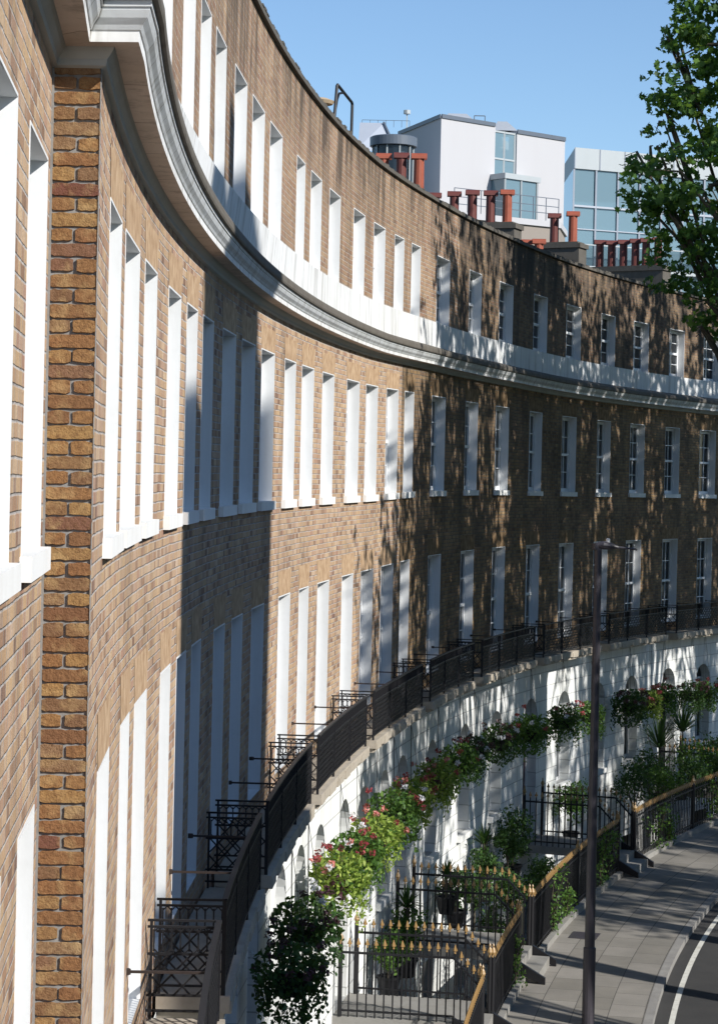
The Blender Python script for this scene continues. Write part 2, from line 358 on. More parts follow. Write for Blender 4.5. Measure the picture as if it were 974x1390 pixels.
def wall(mb,P,s0,s1,h0,h1,ops,d=0.,arch=()):
    # ops: (s0,s1,h0,h1); arch: (s0,s1,h0,spring,crown)
    allo=list(ops)+[(a[0],a[1],a[2],a[4]) for a in arch]
    xs=brk(s0,s1,allo)
    for a in arch:
        for i in range(1,8): xs.append(round(a[0]+(a[1]-a[0])*(1-math.cos(math.pi*i/8))/2,4))
    xs=sorted(set(xs))
    hs=sorted({h0,h1}|{o[2] for o in ops}|{o[3] for o in ops}|{a[2] for a in arch}|{a[4] for a in arch})
    for a,b in zip(xs,xs[1:]):
        m=(a+b)/2
        for g,h in zip(hs,hs[1:]):
            k=(g+h)/2
            if any(o[0]<m<o[1] and o[2]<k<o[3] for o in ops): continue
            hole=[q for q in arch if q[0]<m<q[1] and q[2]<k<q[4]]
            if hole: continue
            mb.face([P(a,d,g),P(b,d,g),P(b,d,h),P(a,d,h)],[(a,g+EYE),(b,g+EYE),(b,h+EYE),(a,h+EYE)])
        for q in arch:
            if q[0]<m<q[1]:
                ga,gb=archh(q,a),archh(q,b); h=q[4]
                if h-max(ga,gb)>1e-4 or h-min(ga,gb)>1e-4:
                    mb.face([P(a,d,ga),P(b,d,gb),P(b,d,h),P(a,d,h)],[(a,ga+EYE),(b,gb+EYE),(b,h+EYE),(a,h+EYE)])
def archh(q,s):
    c=(q[0]+q[1])/2; r=(q[1]-q[0])/2; t=max(0,1-((s-c)/r)**2)
    return q[3]+(q[4]-q[3])*math.sqrt(t)
def reveal_rect(mb,P,o,d=0.,r=RV,lip=.016,top=True):
    a,b,g,h=o
    mb.face([P(a,d,g),P(a,d-r,g),P(a,d-r,h),P(a,d,h)])
    mb.face([P(b,d,g),P(b,d,h),P(b,d-r,h),P(b,d-r,g)])
    mb.face([P(a,d,h),P(a,d-r,h),P(b,d-r,h),P(b,d,h)])
    mb.face([P(a,d,g),P(b,d,g),P(b,d-r,g),P(a,d-r,g)])
    # painted arris returned a little on to the brick face
    e=.004
    mb.cbox(P,a-lip,a-.001,d-.02,d+e,g,h+lip,9); mb.cbox(P,b+.001,b+lip,d-.02,d+e,g,h+lip,9); mb.cbox(P,a-.001,b+.001,d-.02,d+e,h+.001,h+lip,9)
def sash(P,a,b,g,h,d,win,bars=2,split=.5,curtain=None,door=False):
    f=MB(); t=.07
    F=lambda x0,x1,y0,y1,e0=0.,e1=.05: f.cbox(P,x0,x1,d+e0,d+e1,y0,y1,9)
    F(a,a+t,g,h);F(b-t,b,g,h);F(a+t,b-t,h-t,h);F(a+t,b-t,g,g+.09)
    m=g+(h-g)*split
    F(a+t,b-t,m-.03,m+.03,0.,.075)
    for i in range(1,bars+1):
        x=a+t+(b-a-2*t)*i/(bars+1); F(x-.011,x+.011,g+.09,m-.03,.005,.04); F(x-.011,x+.011,m+.03,h-t,.005,.04)
    for y in ((g+.09+m-.03)/2,(m+.03+h-t)/2): F(a+t,b-t,y-.011,y+.011,.007,.038)
    f.build('sash_frame',SASH,win)
    q=MB(); e=d+.015
    q.face([P(a+.03,e,g+.03),P(b-.03,e,g+.03),P(b-.03,e,h-.03),P(a+.03,e,h-.03)]); q.build('glass_pane',GLASS,win)
    if curtain:
        c=MB(); g2=g+(h-g)*curtain if curtain<1 else g+.05
        n=10; e=d-.14
        for i in range(n):
            x0=a+.02+(b-a-.04)*i/n; x1=a+.02+(b-a-.04)*(i+1)/n
            e0=e+.02*(i%2); e1=e+.02*((i+1)%2)
            c.face([P(x0,e0,g2),P(x1,e1,g2),P(x1,e1,h-.03),P(x0,e0,h-.03)])
        c.build('window_blind',CURT,win)
def sweep(mb,path,prof,u0=0.):   # path: list of (x,y,nx,ny,mitre); prof: (d,z)
    for (A,B_) in zip(path,path[1:]):
        for (d0,z0),(d1,z1) in zip(prof,prof[1:]):
            p=lambda q,d,z:(q[0]+q[2]*d,q[1]+q[3]*d,z+EYE+q[4])
            mb.face([p(A,d0,z0),p(B_,d0,z0),p(B_,d1,z1),p(A,d1,z1)],[(A[5],z0),(B_[5],z0),(B_[5],z1),(A[5],z1)])
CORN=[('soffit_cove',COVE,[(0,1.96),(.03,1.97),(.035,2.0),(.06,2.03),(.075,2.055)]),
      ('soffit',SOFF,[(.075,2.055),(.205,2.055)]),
      ('fascia',FASC,[(.205,2.055),(.207,2.112),(.215,2.112)]),
      ('cyma',CYMA,[(.215,2.112),(.225,2.135),(.25,2.165),(.262,2.20),(.262,2.215)]),
      ('cap_fillet',CYMA,[(.262,2.215),(.272,2.215),(.272,2.245)]),
      ('lead_flashing',LEAD,[(.272,2.245),(.30,2.25),(.307,2.27),(.303,2.33),(.29,2.36),(.15,2.40),(.0,2.45)])]
def curvepath(a,b,step=.3,extra=0.):
    n=max(1,int((b-a)/step)); out=[]
    for i in range(n+1):
        s=a+(b-a)*i/n; x,y,nx,ny=base(s); out.append((x,y,nx,ny,lerp_tab(DRIFT,s),s))
    return out
HL=['near brick terraced house with sunlit white reveals beside the orange brick return',
    'sunlit and then shaded brick terraced house, second along from the orange brick return',
    'brick terraced house wholly inside the broad dark shadow, blue-grey window reveals',
    'brightly sunlit brick terraced house just beyond the broad dark shadow',
    'brick terraced house with leaf shadows creeping over its right half',
    'brick terraced house with two windows per floor at the change from light to dappled wall',
    'dappled brick terraced house with two windows per floor and no front door in sight',
    'dappled brick terraced house behind the street lamp, door up a pale landing',
    'dappled brick terraced house just right of the street lamp with spiky plants below',
    'dappled brick terraced house under the overhanging tree at the right',
    'last brick terraced house of the crescent, mostly beyond the right edge']
houses=[]
def window(P,o,d,parent,sill=True,bars=2,curt=None,r=RV,name='window'):
    m=MB(); reveal_rect(m,P,o,d,r); w=m.build(name,WHITE,parent)
    sash(P,o[0]+.01,o[1]-.01,o[2]+.005,o[3]-.01,d-r-.0,w,bars,curtain=curt)
    if sill:
        q=MB(); q.cbox(P,o[0]-.07,o[1]+.07,d-.12,d+.052,o[2]-.108,o[2]+.002,9)
        q.build('window_sill',SILL,w)
    return w
GX=[]  # ground-floor door columns
def balcony(P,a,b,house):
    m=MB(); m.cbox(P,a-.05,b+.05,.03,.63,-4.40,-4.27,.5); m.cbox(P,a,b,.03,.58,-4.47,-4.402,.5)
    n=int((b-a)/.8)
    for i in range(n+1):
        s=a+(b-a)*i/n+R.uniform(-.04,.04); l=R.uniform(.3,.7); s=min(s,b-l-.02)
        m.cbox(P,s,s+l,.50,.635+R.uniform(0,.012),-4.408-R.uniform(0,.02),-4.30-R.uniform(0,.03),.3)
    bal=m.build('balcony',SLAB,house)
    f=MB(); d=.57; T,Bt=-3.50,-4.2
    V=lambda s,h,dd=d:P(s,dd,h)
    def along(h,w,t):
        n=max(1,int((b-a)/.5))
        for i in range(n): f.beam(V(a+(b-a)*i/n,h),V(a+(b-a)*(i+1)/n,h),w,t)
    along(T,.045,.022);along(T-.15,.02,.02);along(Bt,.03,.02)
    npan=3
    for i in range(npan+1):
        s=a+(b-a)*i/npan; f.beam(V(s,-4.28),V(s,T),.035,.035)
        if i<npan: 
            s2=a+(b-a)*(i+1)/npan
            f.beam(V(s+.09,Bt),V(s+.09,T),.014,.02);f.beam(V(s2-.09,Bt),V(s2-.09,T),.014,.02)
    H=T-.15-Bt; w=.13; n=int((b-a)/w)
    for i in range(-6,n+1):
        for sg in (1,-1):
            x0=a+i*w; x1=x0+.55
            h0,h1=(Bt,T-.15) if sg>0 else (T-.15,Bt)
            if x1>b: h1=h0+(h1-h0)*(b-x0)/(x1-x0); x1=b
            if x0<a: h0=h0+(h1-h0)*(a-x0)/(x1-x0); x0=a
            if x1-x0>.03: f.beam(V(x0,h0),V(x1,h1),.012,.016)
    for i in range(int((b-a)/.07)):
        s=a+.035+i*.07; f.beam(V(s,T-.15),V(s,T),.012,.016)
    f.build('balcony_railing',IRON,bal)
    for s in (a,b):
        g=MB(); D0,D1=.02,.57
        q=lambda dd,h:P(s,dd,h)
        for h in (T,T-.05,T-.26,Bt+.12,Bt): g.beam(q(D0,h),q(D1,h),.02,.018)
        g.beam(q(D1,-4.28),q(D1,T+.0),.03);g.beam(q(D0+.03,-4.28),q(D0+.03,T),.022)
        k=7
        for i in range(k+1):
            x=D0+.05+(D1-D0-.07)*i/k
            g.beam(q(x,T-.07),q(x,T-.24),.012,.012)
            if i<k:
                x2=D0+.05+(D1-D0-.07)*(i+1)/k; xm=(x+x2)/2
                g.beam(q(x,T-.09),q(xm,T-.055),.01);g.beam(q(xm,T-.055),q(x2,T-.09),.01)
                g.beam(q(x,T-.22),q(xm,T-.255),.01);g.beam(q(xm,T-.255),q(x2,T-.22),.01)
        z0,z1=Bt+.12,T-.26; c=.17
        x=D0+.04
        w_=D1-D0-.05; 
        for i in range(-3,4):
            xa=x+i*c; xb=xa+(z1-z0)*.95
            for sg in (1,-1):
                A0,A1=(z0,z1) if sg>0 else (z1,z0)
                p0,p1,g0,g1=xa,xb,A0,A1
                if p1<=x or p0>=x+w_: continue
                if p0<x: g0=A0+(A1-A0)*(x-xa)/(xb-xa); p0=x
                if p1>x+w_: g1=A0+(A1-A0)*(x+w_-xa)/(xb-xa); p1=x+w_
                g.beam(q(p0,g0),q(p1,g1),.014,.014)
        g.build('return_railing',IRON,bal)
    n=2
    for i in range(n):
        s=a+(b-a)*(i+.7)/(n+.4); g=MB(); g.beam(P(s,-.03,T-.02),P(s,.57,T-.02),.018,.018); g.lathe(P(s,.0,T-.02)-Vector((0,0,.02)),[(0,0),(.03,.0),(.03,.04),(0,.04)],6)
        g.build('stay_rod',STAY,bal)
def house(i):
    P=Pm; a,b=B[i],B[i+1]; cols=range(*GRP[i]) 
    root=thing('brick_terraced_house',HL[i],'house',Pg((a+b)/2,0,0),'curved terrace of brick houses')
    houses.append(root)
    m=MB()
    o2=[(W2[c][0],W2[c][1],-.40,1.47) for c in cols]; o1=[(W1[c][0],W1[c][1],-4.02,-1.69) for c in cols]
    wall(m,P,a,b,-1.0,1.97,o2); wall(m,P,a,b,-4.45,-1.0,o1)
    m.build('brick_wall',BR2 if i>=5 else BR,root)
    m=MB(); oa=[(WA[c][0],WA[c][1],2.93,4.25) for c in cols]
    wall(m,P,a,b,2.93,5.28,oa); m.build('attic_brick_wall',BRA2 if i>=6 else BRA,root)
    m=MB()
    xs=brk(a,b,[]) 
    m.cbox(P,a,b,-.1,.012,2.40,2.932,.3); m.build('stucco_band',BAND,root)
    # ground floor
    arch=[];rect=[]
    gd=DOORCOL.get(i)
    for c in cols:
        cc=(W1[c][0]+W1[c][1])/2
        if c==gd: arch.append((cc-.55,cc+.55,-8.65,-5.85,-5.32))
        else: arch.append((cc-.5,cc+.5,-7.65,-5.8,-5.36))
        rect.append((cc-.5,cc+.5,-11.0,-9.7))
    gm=MB(); wall(gm,P,a,b,-11.8,-4.40,rect,.035,arch); gw=gm.build('stucco_wall',STUC,root)
    for j,q in enumerate(arch):
        mm=MB(); r=.28
        n=12; S=[q[0]+(q[1]-q[0])*(1-math.cos(math.pi*t/n))/2 for t in range(n+1)]
        for s_,t_ in zip(S,S[1:]):
            ga,gb=archh(q,s_),archh(q,t_)
            mm.face([P(s_,.035,ga),P(s_,.035-r,ga),P(t_,.035-r,gb),P(t_,.035,gb)],[(s_,0),(s_,r),(t_,r),(t_,0)])
        for s_,f_ in ((q[0],1),(q[1],-1)):
            mm.face([P(s_,.035,q[2]),P(s_,.035-r,q[2]),P(s_,.035-r,q[3]),P(s_,.035,q[3])],[(0,q[2]),(r,q[2]),(r,q[3]),(0,q[3])])
        mm.face([P(q[0],.035,q[2]),P(q[1],.035,q[2]),P(q[1],.035-r,q[2]),P(q[0],.035-r,q[2])])
        isd=(q[2]<-8)
        w=mm.build('doorway' if isd else 'arched_window',STUC,root)
        dd=.035-r
        if isd:
            k=MB(); k.cbox(P,q[0]+.08,q[1]-.08,dd-.02,dd+.03,q[2],-6.25,9)
            for x0,x1,y0,y1 in ((.2,.5,-8.4,-7.6),(.6,.9,-8.4,-7.6),(.2,.5,-7.4,-6.45),(.6,.9,-7.4,-6.45)):
                k.cbox(P,q[0]+x0,q[0]+x1,dd+.03,dd+.045,y0,y1,9)
            k.build('door',DPINK if i==7 else DOOR,w)
            k=MB(); k.cbox(P,q[0],q[0]+.08,dd-.02,dd+.06,q[2],q[3],9);k.cbox(P,q[1]-.08,q[1],dd-.02,dd+.06,q[2],q[3],9);k.cbox(P,q[0]+.08,q[1]-.08,dd-.02,dd+.06,-6.25,-6.17,9)
            for t in range(1,6):
                an=math.pi*t/6; c0=(q[0]+q[1])/2
                k.beam(P(c0,dd+.03,-6.1),P(c0+.5*math.cos(an),dd+.03,-6.1+.72*math.sin(an)),.02)
            k.build('door_frame',SASH,w)
            k=MB(); k.face([P(q[0],dd,-6.2),P(q[1],dd,-6.2),P(q[1],dd,-5.3),P(q[0],dd,-5.3)]); k.build('fanlight_glass',GLASS,w)
        else:
            k=MB(); t=.06
            k.cbox(P,q[0],q[0]+t,dd,dd+.05,q[2],q[3],9);k.cbox(P,q[1]-t,q[1],dd,dd+.05,q[2],q[3],9);k.cbox(P,q[0]+t,q[1]-t,dd,dd+.05,q[2],q[2]+.09,9)
            k.cbox(P,q[0]+t,q[1]-t,dd,dd+.05,q[3]-.02,q[3]+.03,9);k.cbox(P,q[0]+t,q[1]-t,dd,dd+.07,-6.75,-6.69,9)
            for f_ in (1/3,2/3):
                x=q[0]+(q[1]-q[0])*f_; k.cbox(P,x-.012,x+.012,dd+.004,dd+.04,q[2]+.09,q[3]-.02,9)
            k.build('sash_frame',SASH,w)
            k=MB(); k.face([P(q[0],dd+.01,q[2]),P(q[1],dd+.01,q[2]),P(q[1],dd+.01,q[4]),P(q[0],dd+.01,q[4])]); k.build('glass_pane',GLASS,w)
            k=MB(); k.face([P(q[0],dd-.1,q[2]+(.5 if j%2 else .05)),P(q[1],dd-.1,q[2]+(.5 if j%2 else .05)),P(q[1],dd-.1,q[4]),P(q[0],dd-.1,q[4])]); k.build('window_blind',CURT,w) if i<5 or j==1 else None
            k=MB(); k.cbox(P,q[0]-.08,q[1]+.08,.0,.13,q[2]-.12,q[2]+.003,9); k.build('window_sill',SILL,w)
    for q in rect:
        mm=MB(); reveal_rect(mm,P,q,.035,.2); w=mm.build('basement_window',STUC,root)
        k=MB(); dd=.035-.2; k.face([P(q[0],dd,q[2]),P(q[1],dd,q[2]),P(q[1],dd,q[3]),P(q[0],dd,q[3])]); k.build('glass_pane',GLASS,w)
    for c in cols:
        window(P,(WA[c][0],WA[c][1],2.93,4.25),0,root,sill=False,bars=1,curt=[None,.45,1][c%3],name='attic_window')
        window(P,(W2[c][0],W2[c][1],-.40,1.47),0,root,curt=[.55,1,1,None][c%4])
        window(P,(W1[c][0],W1[c][1],-4.02,-1.69),0,root,sill=False,curt=[1,1,None,.3,1][c%5],name='french_window')
        for (x0,x1),hh in ((W1[c],-1.67),(W2[c],1.488)):
            q=MB(); t=.32 if hh<0 else .28; e=.003
            lo=[Pm(x0-.02,e,hh),Pm(x1+.02,e,hh)]; q.face([lo[0],lo[1],Pm(x1+.11,e,hh+t),Pm(x0-.11,e,hh+t)],[(x0,hh),(x1,hh),(x1+.1,hh+t),(x0-.1,hh+t)])
            q.face([Pm(x0-.11,e,hh+t),Pm(x1+.11,e,hh+t),Pm(x1+.11,-.01,hh+t),Pm(x0-.11,-.01,hh+t)])
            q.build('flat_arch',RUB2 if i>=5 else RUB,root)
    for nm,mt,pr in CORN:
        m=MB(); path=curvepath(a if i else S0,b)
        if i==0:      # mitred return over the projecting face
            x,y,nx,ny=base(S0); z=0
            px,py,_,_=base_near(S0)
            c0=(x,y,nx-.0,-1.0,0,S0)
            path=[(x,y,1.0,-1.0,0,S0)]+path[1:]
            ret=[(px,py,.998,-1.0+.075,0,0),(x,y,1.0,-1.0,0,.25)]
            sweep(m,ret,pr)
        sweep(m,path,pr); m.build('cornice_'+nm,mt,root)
    m=MB(); m.cbox(P,a,b,-.3,.055,5.28,5.345,.3)
    for t in range(int((b-a)/.25)):
        s=a+.05+t*.25; m.cbox(P,s,s+.2,-.28,.03+R.uniform(0,.035),5.345,5.352+R.uniform(0,.025),9)
    m.build('parapet_coping',COPE,root)
    m=MB(); m.cbox(P,a,b,-8.,-.3,4.6,4.75,1.5); m.cbox(P,a,b,-.3,-.28,4.75,5.28,.6); m.build('roof',GRAVEL,root)
    m=MB(); m.cbox(P,a,b,-8.2,-8.,-11.8,4.75,1.5)
    if i==len(B)-2: m.cbox(P,b-.2,b,-8.,-.01,-11.8,5.28,1.)
    m.build('rear_wall',BRD,root)
    m=MB(); m.cbox(P,a,b,-3.5,-3.4,-11.8,4.6,1.5); 
    for h in (-8.7,-4.5,-1.1,2.1): m.cbox(P,a,b,-3.4,-.3,h-.1,h,1.5)
    m.build('interior_floors',mat_room,root)
    balcony(P,a+.42,b-.42,root)
    if gd is not None: entrance(i,(W1[gd][0]+W1[gd][1])/2,root)
    if i==0:
        m=MB()
        px,py,_,_=base_near(S0); x,y,_,_=base(S0)
        Q=lambda u,d,h:Vector((px+(x-px)*u,py-d,h+EYE)); Wd=x-px
        for z0,z1 in ((-11.8,1.97),(2.43,5.28)):
            m.cbox(Q,0,1,-.05,-.012,z0,z1,9)
        m.build('return_mortar',MORTM,root)
        m=MB(); rg=random.Random(3); row=0; h=-4.9
        while h<1.95:
            lay=[(.03,1.0)] if row%2 else [(.03,.49+rg.uniform(-.03,.03)),(.0,1.0)]
            if row%2==0: lay[1]=(lay[0][1]+.055,1.0)
            for a0,b0 in lay:
                a0+=rg.uniform(-.01,.02); b0+=0 if b0>.99 else rg.uniform(-.02,.01)
                y0=h+.005+rg.uniform(-.003,.004); y1=h+.070+rg.uniform(-.003,.002)
                n=max(3,int((b0-a0)*12)); pts=[]
                for t in range(n+1): pts.append((a0+(b0-a0)*t/n,y0+rg.uniform(-.003,.003)+(.006 if t in(0,n) else 0)))
                for t in (1,2): pts.append((b0+rg.uniform(-.012,.004),y0+(y1-y0)*t/3))
                for t in range(n,-1,-1): pts.append((a0+(b0-a0)*t/n,y1+rg.uniform(-.003,.003)-(.006 if t in(0,n) else 0)))
                for t in (2,1): pts.append((a0+rg.uniform(-.006,.012),y0+(y1-y0)*t/3))
                e=rg.uniform(-.003,.004); cxx=(a0+b0)/2; cyy=(y0+y1)/2
                fr=[Q(cxx+(u-cxx)*.985,e,cyy+(v-cyy)*.945) for u,v in pts]; mid=[Q(u,e-.004,v) for u,v in pts]; bkk=[Q(u,-.03,v) for u,v in pts]
                m.face(fr,[(u*Wd,v) for u,v in pts])
                for A_,B_ in ((fr,mid),(mid,bkk)):
                    for t in range(len(pts)):
                        w=(t+1)%len(pts); m.face([A_[w],A_[t],B_[t],B_[w]])
            h+=.075; row+=1
        o=m.build('return_bricks',BRS,root)
        bw=o.data; 
        m=MB(); m.cbox(lambda s,d,h:Vector((px+s,py-d,h+EYE)),-.01,.012,-.01,.006,-11.8,1.97,.5); m.build('mortar_fillet',MORTM,root)
    return root
kR=NT_('room_plaster'); kR.bsdf(c4(.25,.23,.2),.9); mat_room=kR.m
GRAIL=[]
def entrance(i,sd,root):
    P=Pm
    m=MB(); G=-EYE
    m.cbox(P,sd-.8,sd+.8,.04,2.12,-8.83,-8.65,.8)
    for k,(d0,d1) in enumerate(((2.12,2.45),(2.45,2.78))): m.cbox(P,sd-.72,sd+.72,d0,d1,G,-8.65-.18*(k+1),.8)
    m.cbox(P,sd-.8,sd+.8,1.9,2.1,-11.6,-8.84,.8)
    m.build('entrance_steps',STEP,root)
    for e in (-.84,.76):
        m=MB(); m.box8([P(sd+e,1.95,-8.9),P(sd+e+.08,1.95,-8.9),P(sd+e+.08,2.9,G),P(sd+e,2.9,G)],[P(sd+e,1.95,-8.55),P(sd+e+.08,1.95,-8.55),P(sd+e+.08,2.9,G+.12),P(sd+e,2.9,G+.12)])
        m.build('stair_string',IRON,root)
    GRAIL.append((i,sd))
# picket prototypes
def picket_mesh(h):
    m=MB(); m.beam((0,0,0),(0,0,h),.022); return m
def spear():
    m=MB()
    w=.048
    m.lathe((0,0,0),[(0.0,-.02),(.02,-.01),(.02,.01),(.01,.02),(.012,.03)],6)
    for a,b in (((w,.045),(0,.155)),):
        for sg in (1,):
            pass
    p=[(0,0,.025),(w,0,.045),(0,0,.155),(-w,0,.045)]
    t=.012
    A=[(x,-t,z) for x,_,z in p];Bb=[(x,t,z) for x,_,z in p]
    m.face(A);m.face(Bb[::-1])
    for i in range(4):
        j=(i+1)%4; m.face([A[i],Bb[i],Bb[j],A[j]])
    p=[(0,0,.025),(0,w,.045),(0,0,.155),(0,-w,.045)]
    A=[(-t,y,z) for _,y,z in p];Bb=[(t,y,z) for _,y,z in p]
    m.face(A);m.face(Bb[::-1])
    for i in range(4):
        j=(i+1)%4; m.face([A[i],Bb[i],Bb[j],A[j]])
    return m
_p=picket_mesh(1.12).build('picket',IRON); _s=spear(); _s.v=[(x*.8,y*.8,z*.85) for x,y,z in _s.v]; _s=_s.build('spear_finial',GOLD)
PICK,SPEAR=_p.data,_s.data
bpy.data.objects.remove(_p);bpy.data.objects.remove(_s)
def railing(name,label,cat,pts,group,spacing=.14,h=1.12,knob=True):
    # pts: list of ground points (Vector), railing follows them
    root=thing(name,label,cat,pts[0],group)
    for z,w in ((h-.1,.035),(.1,.03)):
        m=MB()
        for a,b in zip(pts,pts[1:]): m.beam(a+Vector((0,0,z)),b+Vector((0,0,z)),.03,w)
        m.build('rail_bar',IRON,root)
    L=[0]
    for a,b in zip(pts,pts[1:]): L.append(L[-1]+(b-a).length)
    n=max(2,int(L[-1]/spacing))
    W=WL[root.name]
    for i in range(n+1):
        t=L[-1]*i/n; j=0
        while j<len(L)-2 and L[j+1]<t: j+=1
        f=(t-L[j])/max(1e-6,L[j+1]-L[j]); p=pts[j].lerp(pts[j+1],min(1,f))
        rz=math.atan2((pts[j+1]-pts[j]).y,(pts[j+1]-pts[j]).x)
        o=bpy.data.objects.new('picket',PICK); col.objects.link(o); o.parent=root; o.location=p-W; o.rotation_euler=(0,0,rz)
        s=bpy.data.objects.new('spear_finial',SPEAR); col.objects.link(s); s.parent=o; s.location=(0,0,1.12)
    if knob:
        for p in (pts[0],pts[-1]):
            k=MB(); k.lathe(p,[(0,0),(.035,0),(.035,h+.05),(.02,h+.07)],8); k.build('corner_post',IRON,root)
            k=MB(); k.lathe(p+Vector((0,0,h+.07)),[(0,0),(.03,.01),(.045,.05),(.03,.1),(.012,.13),(.02,.16),(0,.2)],8); k.build('urn_finial',GOLD,root)
    return root
for i in range(len(B)-1): house(i)
# ---- near house (recessed face at the far left)
def near_house():
    P=Pn; a,b=-6.0,S0
    root=thing('brick_terraced_house','nearest brick terraced house at the far left edge, set back behind the orange brick return','house',Vector((-1.4,7,0)),'curved terrace of brick houses')
    cols=[(-4.8,-3.8),(-3.0,-2.0),(-.2,.86),(1.56,2.70)]
    m=MB(); wall(m,P,a,b,-1.0,1.97,[(x,y,-.40,1.47) for x,y in cols]); c1=[(-4.8,-3.8),(-3.0,-2.0),(-.2,.8),(1.72,2.68)]
    wall(m,P,a,b,-4.45,-1.0,[(x,y,-4.02,-1.66) for x,y in c1]); m.build('brick_wall',BR,root)
    m=MB(); wall(m,P,a,b,2.93,5.28,[(x,y,2.93,4.25) for x,y in cols]); m.build('attic_brick_wall',BRA,root)
    m=MB(); m.cbox(P,a,b,-.1,.012,2.4,2.932,.5); m.build('stucco_band',BAND,root)
    m=MB(); wall(m,P,a,b,-11.8,-4.4,[],.02); m.build('stucco_wall',STUC,root)
    for o in cols:
        window(P,(o[0],o[1],-.40,1.47),0,root,curt=1); window(P,(o[0],o[1],2.93,4.25),0,root,sill=False,bars=1,name='attic_window')
    for o in c1: window(P,(o[0],o[1],-4.02,-1.66),0,root,sill=False,name='french_window')
    px,py,nx,ny=base_near(S0)
    for nm,mt,pr in CORN:
        m=MB(); q=[]
        for t in range(9):
            s=a+(S0-a)*t/8; x,y,nx,ny=base_near(s); q.append((x,y,nx,ny,0,s))
        q[-1]=(px,py,.998,-1.0+.075,0,S0)
        sweep(m,q,pr); m.build('cornice_'+nm,mt,root)
    m=MB(); m.cbox(P,a,b,-.3,.055,5.28,5.345,.5); m.build('parapet_coping',COPE,root)
    m=MB(); m.cbox(P,a,b,-8,-.3,4.6,4.75,3); m.build('roof',GRAVEL,root)
    m=MB(); m.cbox(P,a,b,-8.2,-8,-11.8,4.75,3); m.cbox(P,a,a+.2,-8,-.01,-11.8,5.28,3); m.build('rear_wall',BRD,root)
    m=MB(); m.cbox(P,a,b,-3.5,-3.4,-11.8,4.6,3); m.build('interior_floors',mat_room,root)
    houses.append(root)
near_house()
# ---- chimneys: stack across the party wall, pots as sub-parts
def pot(m,c,h,r):
    m.lathe(c,[(0,0),(r*1.05,0),(r*1.05,.05),(r*.92,.06),(r*.88,h-.16),(r*1.0,h-.15),(r*1.0,h-.12)],12)
    # hooded half-round cap
    n=8
    ax=Vector((1,0,0))
    for i in range(n):
        a0=math.pi*i/n;a1=math.pi*(i+1)/n; rr=r*1.02; z=c.z+h-.14; L=r*1.35
        p=lambda an,x:Vector((c.x+x,c.y+rr*math.cos(an),z+rr*1.0*math.sin(an)))
        m.face([p(a0,-L),p(a0,L),p(a1,L),p(a1,-L)])
        q=lambda an,x:Vector((c.x+x,c.y+rr*.82*math.cos(an),z+rr*.82*math.sin(an)))
        m.face([q(a0,-L),q(a1,-L),q(a1,L),q(a0,L)])
        for x in (-L,L): m.face([p(a0,x),p(a1,x),q(a1,x),q(a0,x)])
def chimney(hi,s,dlist,top=7.3,ph=.86,base_top=6.42,r=.135,mats=None):
    root=houses[hi]; m=MB(); d0,d1=min(dlist)-.3,max(dlist)+.3
    m.cbox(Pm,s-.28,s+.28,d0,d1,4.6,base_top-.12,9); st=m.build('chimney_stack',COPE,root)
    m=MB(); m.cbox(Pm,s-.32,s+.32,d0-.05,d1+.05,base_top-.12,base_top,9); m.cbox(Pm,s-.24,s+.24,d0+.05,d1-.05,base_top,base_top+.05,9); m.build('stack_cap',COPE,st)
    for k,d in enumerate(dlist):
        q=MB(); pot(q,Pm(s,d,base_top+.02),top-base_top+R.uniform(-.03,.03),r); q.build('chimney_pot',(mats[k] if mats else TERRD),st)
chimney(5,42.6,[-3.05,-2.62,-2.2],base_top=6.3,mats=[TERRA,TERRD,TERRA])
chimney(7,48.7,[-4.0,-3.45,-2.95,-2.45,-2.0],mats=[TERRD,TERRD,TERRD,TERRD,TERRA],base_top=6.4)
chimney(8,53.4,[-2.5,-1.95],mats=[TERRD,TERRA])
chimney(9,59.75,[-4.05,-3.65,-3.25,-2.85,-2.5,-2.1])
chimney(8,51.6,[-2.6,-2.2],top=6.38,base_top=6.0,mats=[TERRA,TERRA])
chimney(3,25.4,[-.62],top=5.74,base_top=5.4,r=.11,mats=[BUFF])
chimney(3,21.6,[-.62],top=5.68,base_top=5.3,r=.07,mats=[TERRA])
# roof access hoop on the parapet
p=lambda s,d,h:Pm(s,d,h)
hp=thing('roof_access_frame','black tubular steel access frame standing on the parapet against the sky','frame',p(25.9,-.1,5.35))
m=MB(); m.tube([p(25.75,-.02,5.3),p(26.0,-.02,5.92),p(26.05,-.02,5.94),p(27.48,-.02,5.91),p(27.53,-.02,5.88),p(27.5,-.02,5.3)],.024,8); m.build('hoop',IRON,hp)
m=MB(); m.tube([p(25.9,-.03,5.3),p(26.1,-.03,5.72),p(26.3,-.03,5.85),p(26.6,-.02,5.91)],.019,6); m.build('brace_tube',IRON,hp)
fl=thing('ribbed_flue','stubby pale ribbed flue terminal behind the black access frame','flue',p(27.6,-.55,4.75))
m=MB(); m.lathe(p(27.6,-.55,4.75),[(.0,0),(.12,0),(.12,1.2),(0,1.2)],12); m.build('flue_pipe',DGREY,fl)
for t in range(5):
    m=MB(); m.lathe(p(27.6,-.55,5.36+t*.1),[(.12,0),(.17,.01),(.17,.05),(.12,.06),(.12,0)],14); m.build('flue_rib',BUFF,fl)
m=MB(); m.lathe(p(27.6,-.55,5.9),[(0,0),(.2,.0),(.23,.05),(.1,.1),(0,.1)],14); m.build('flue_cap',BUFF,fl)
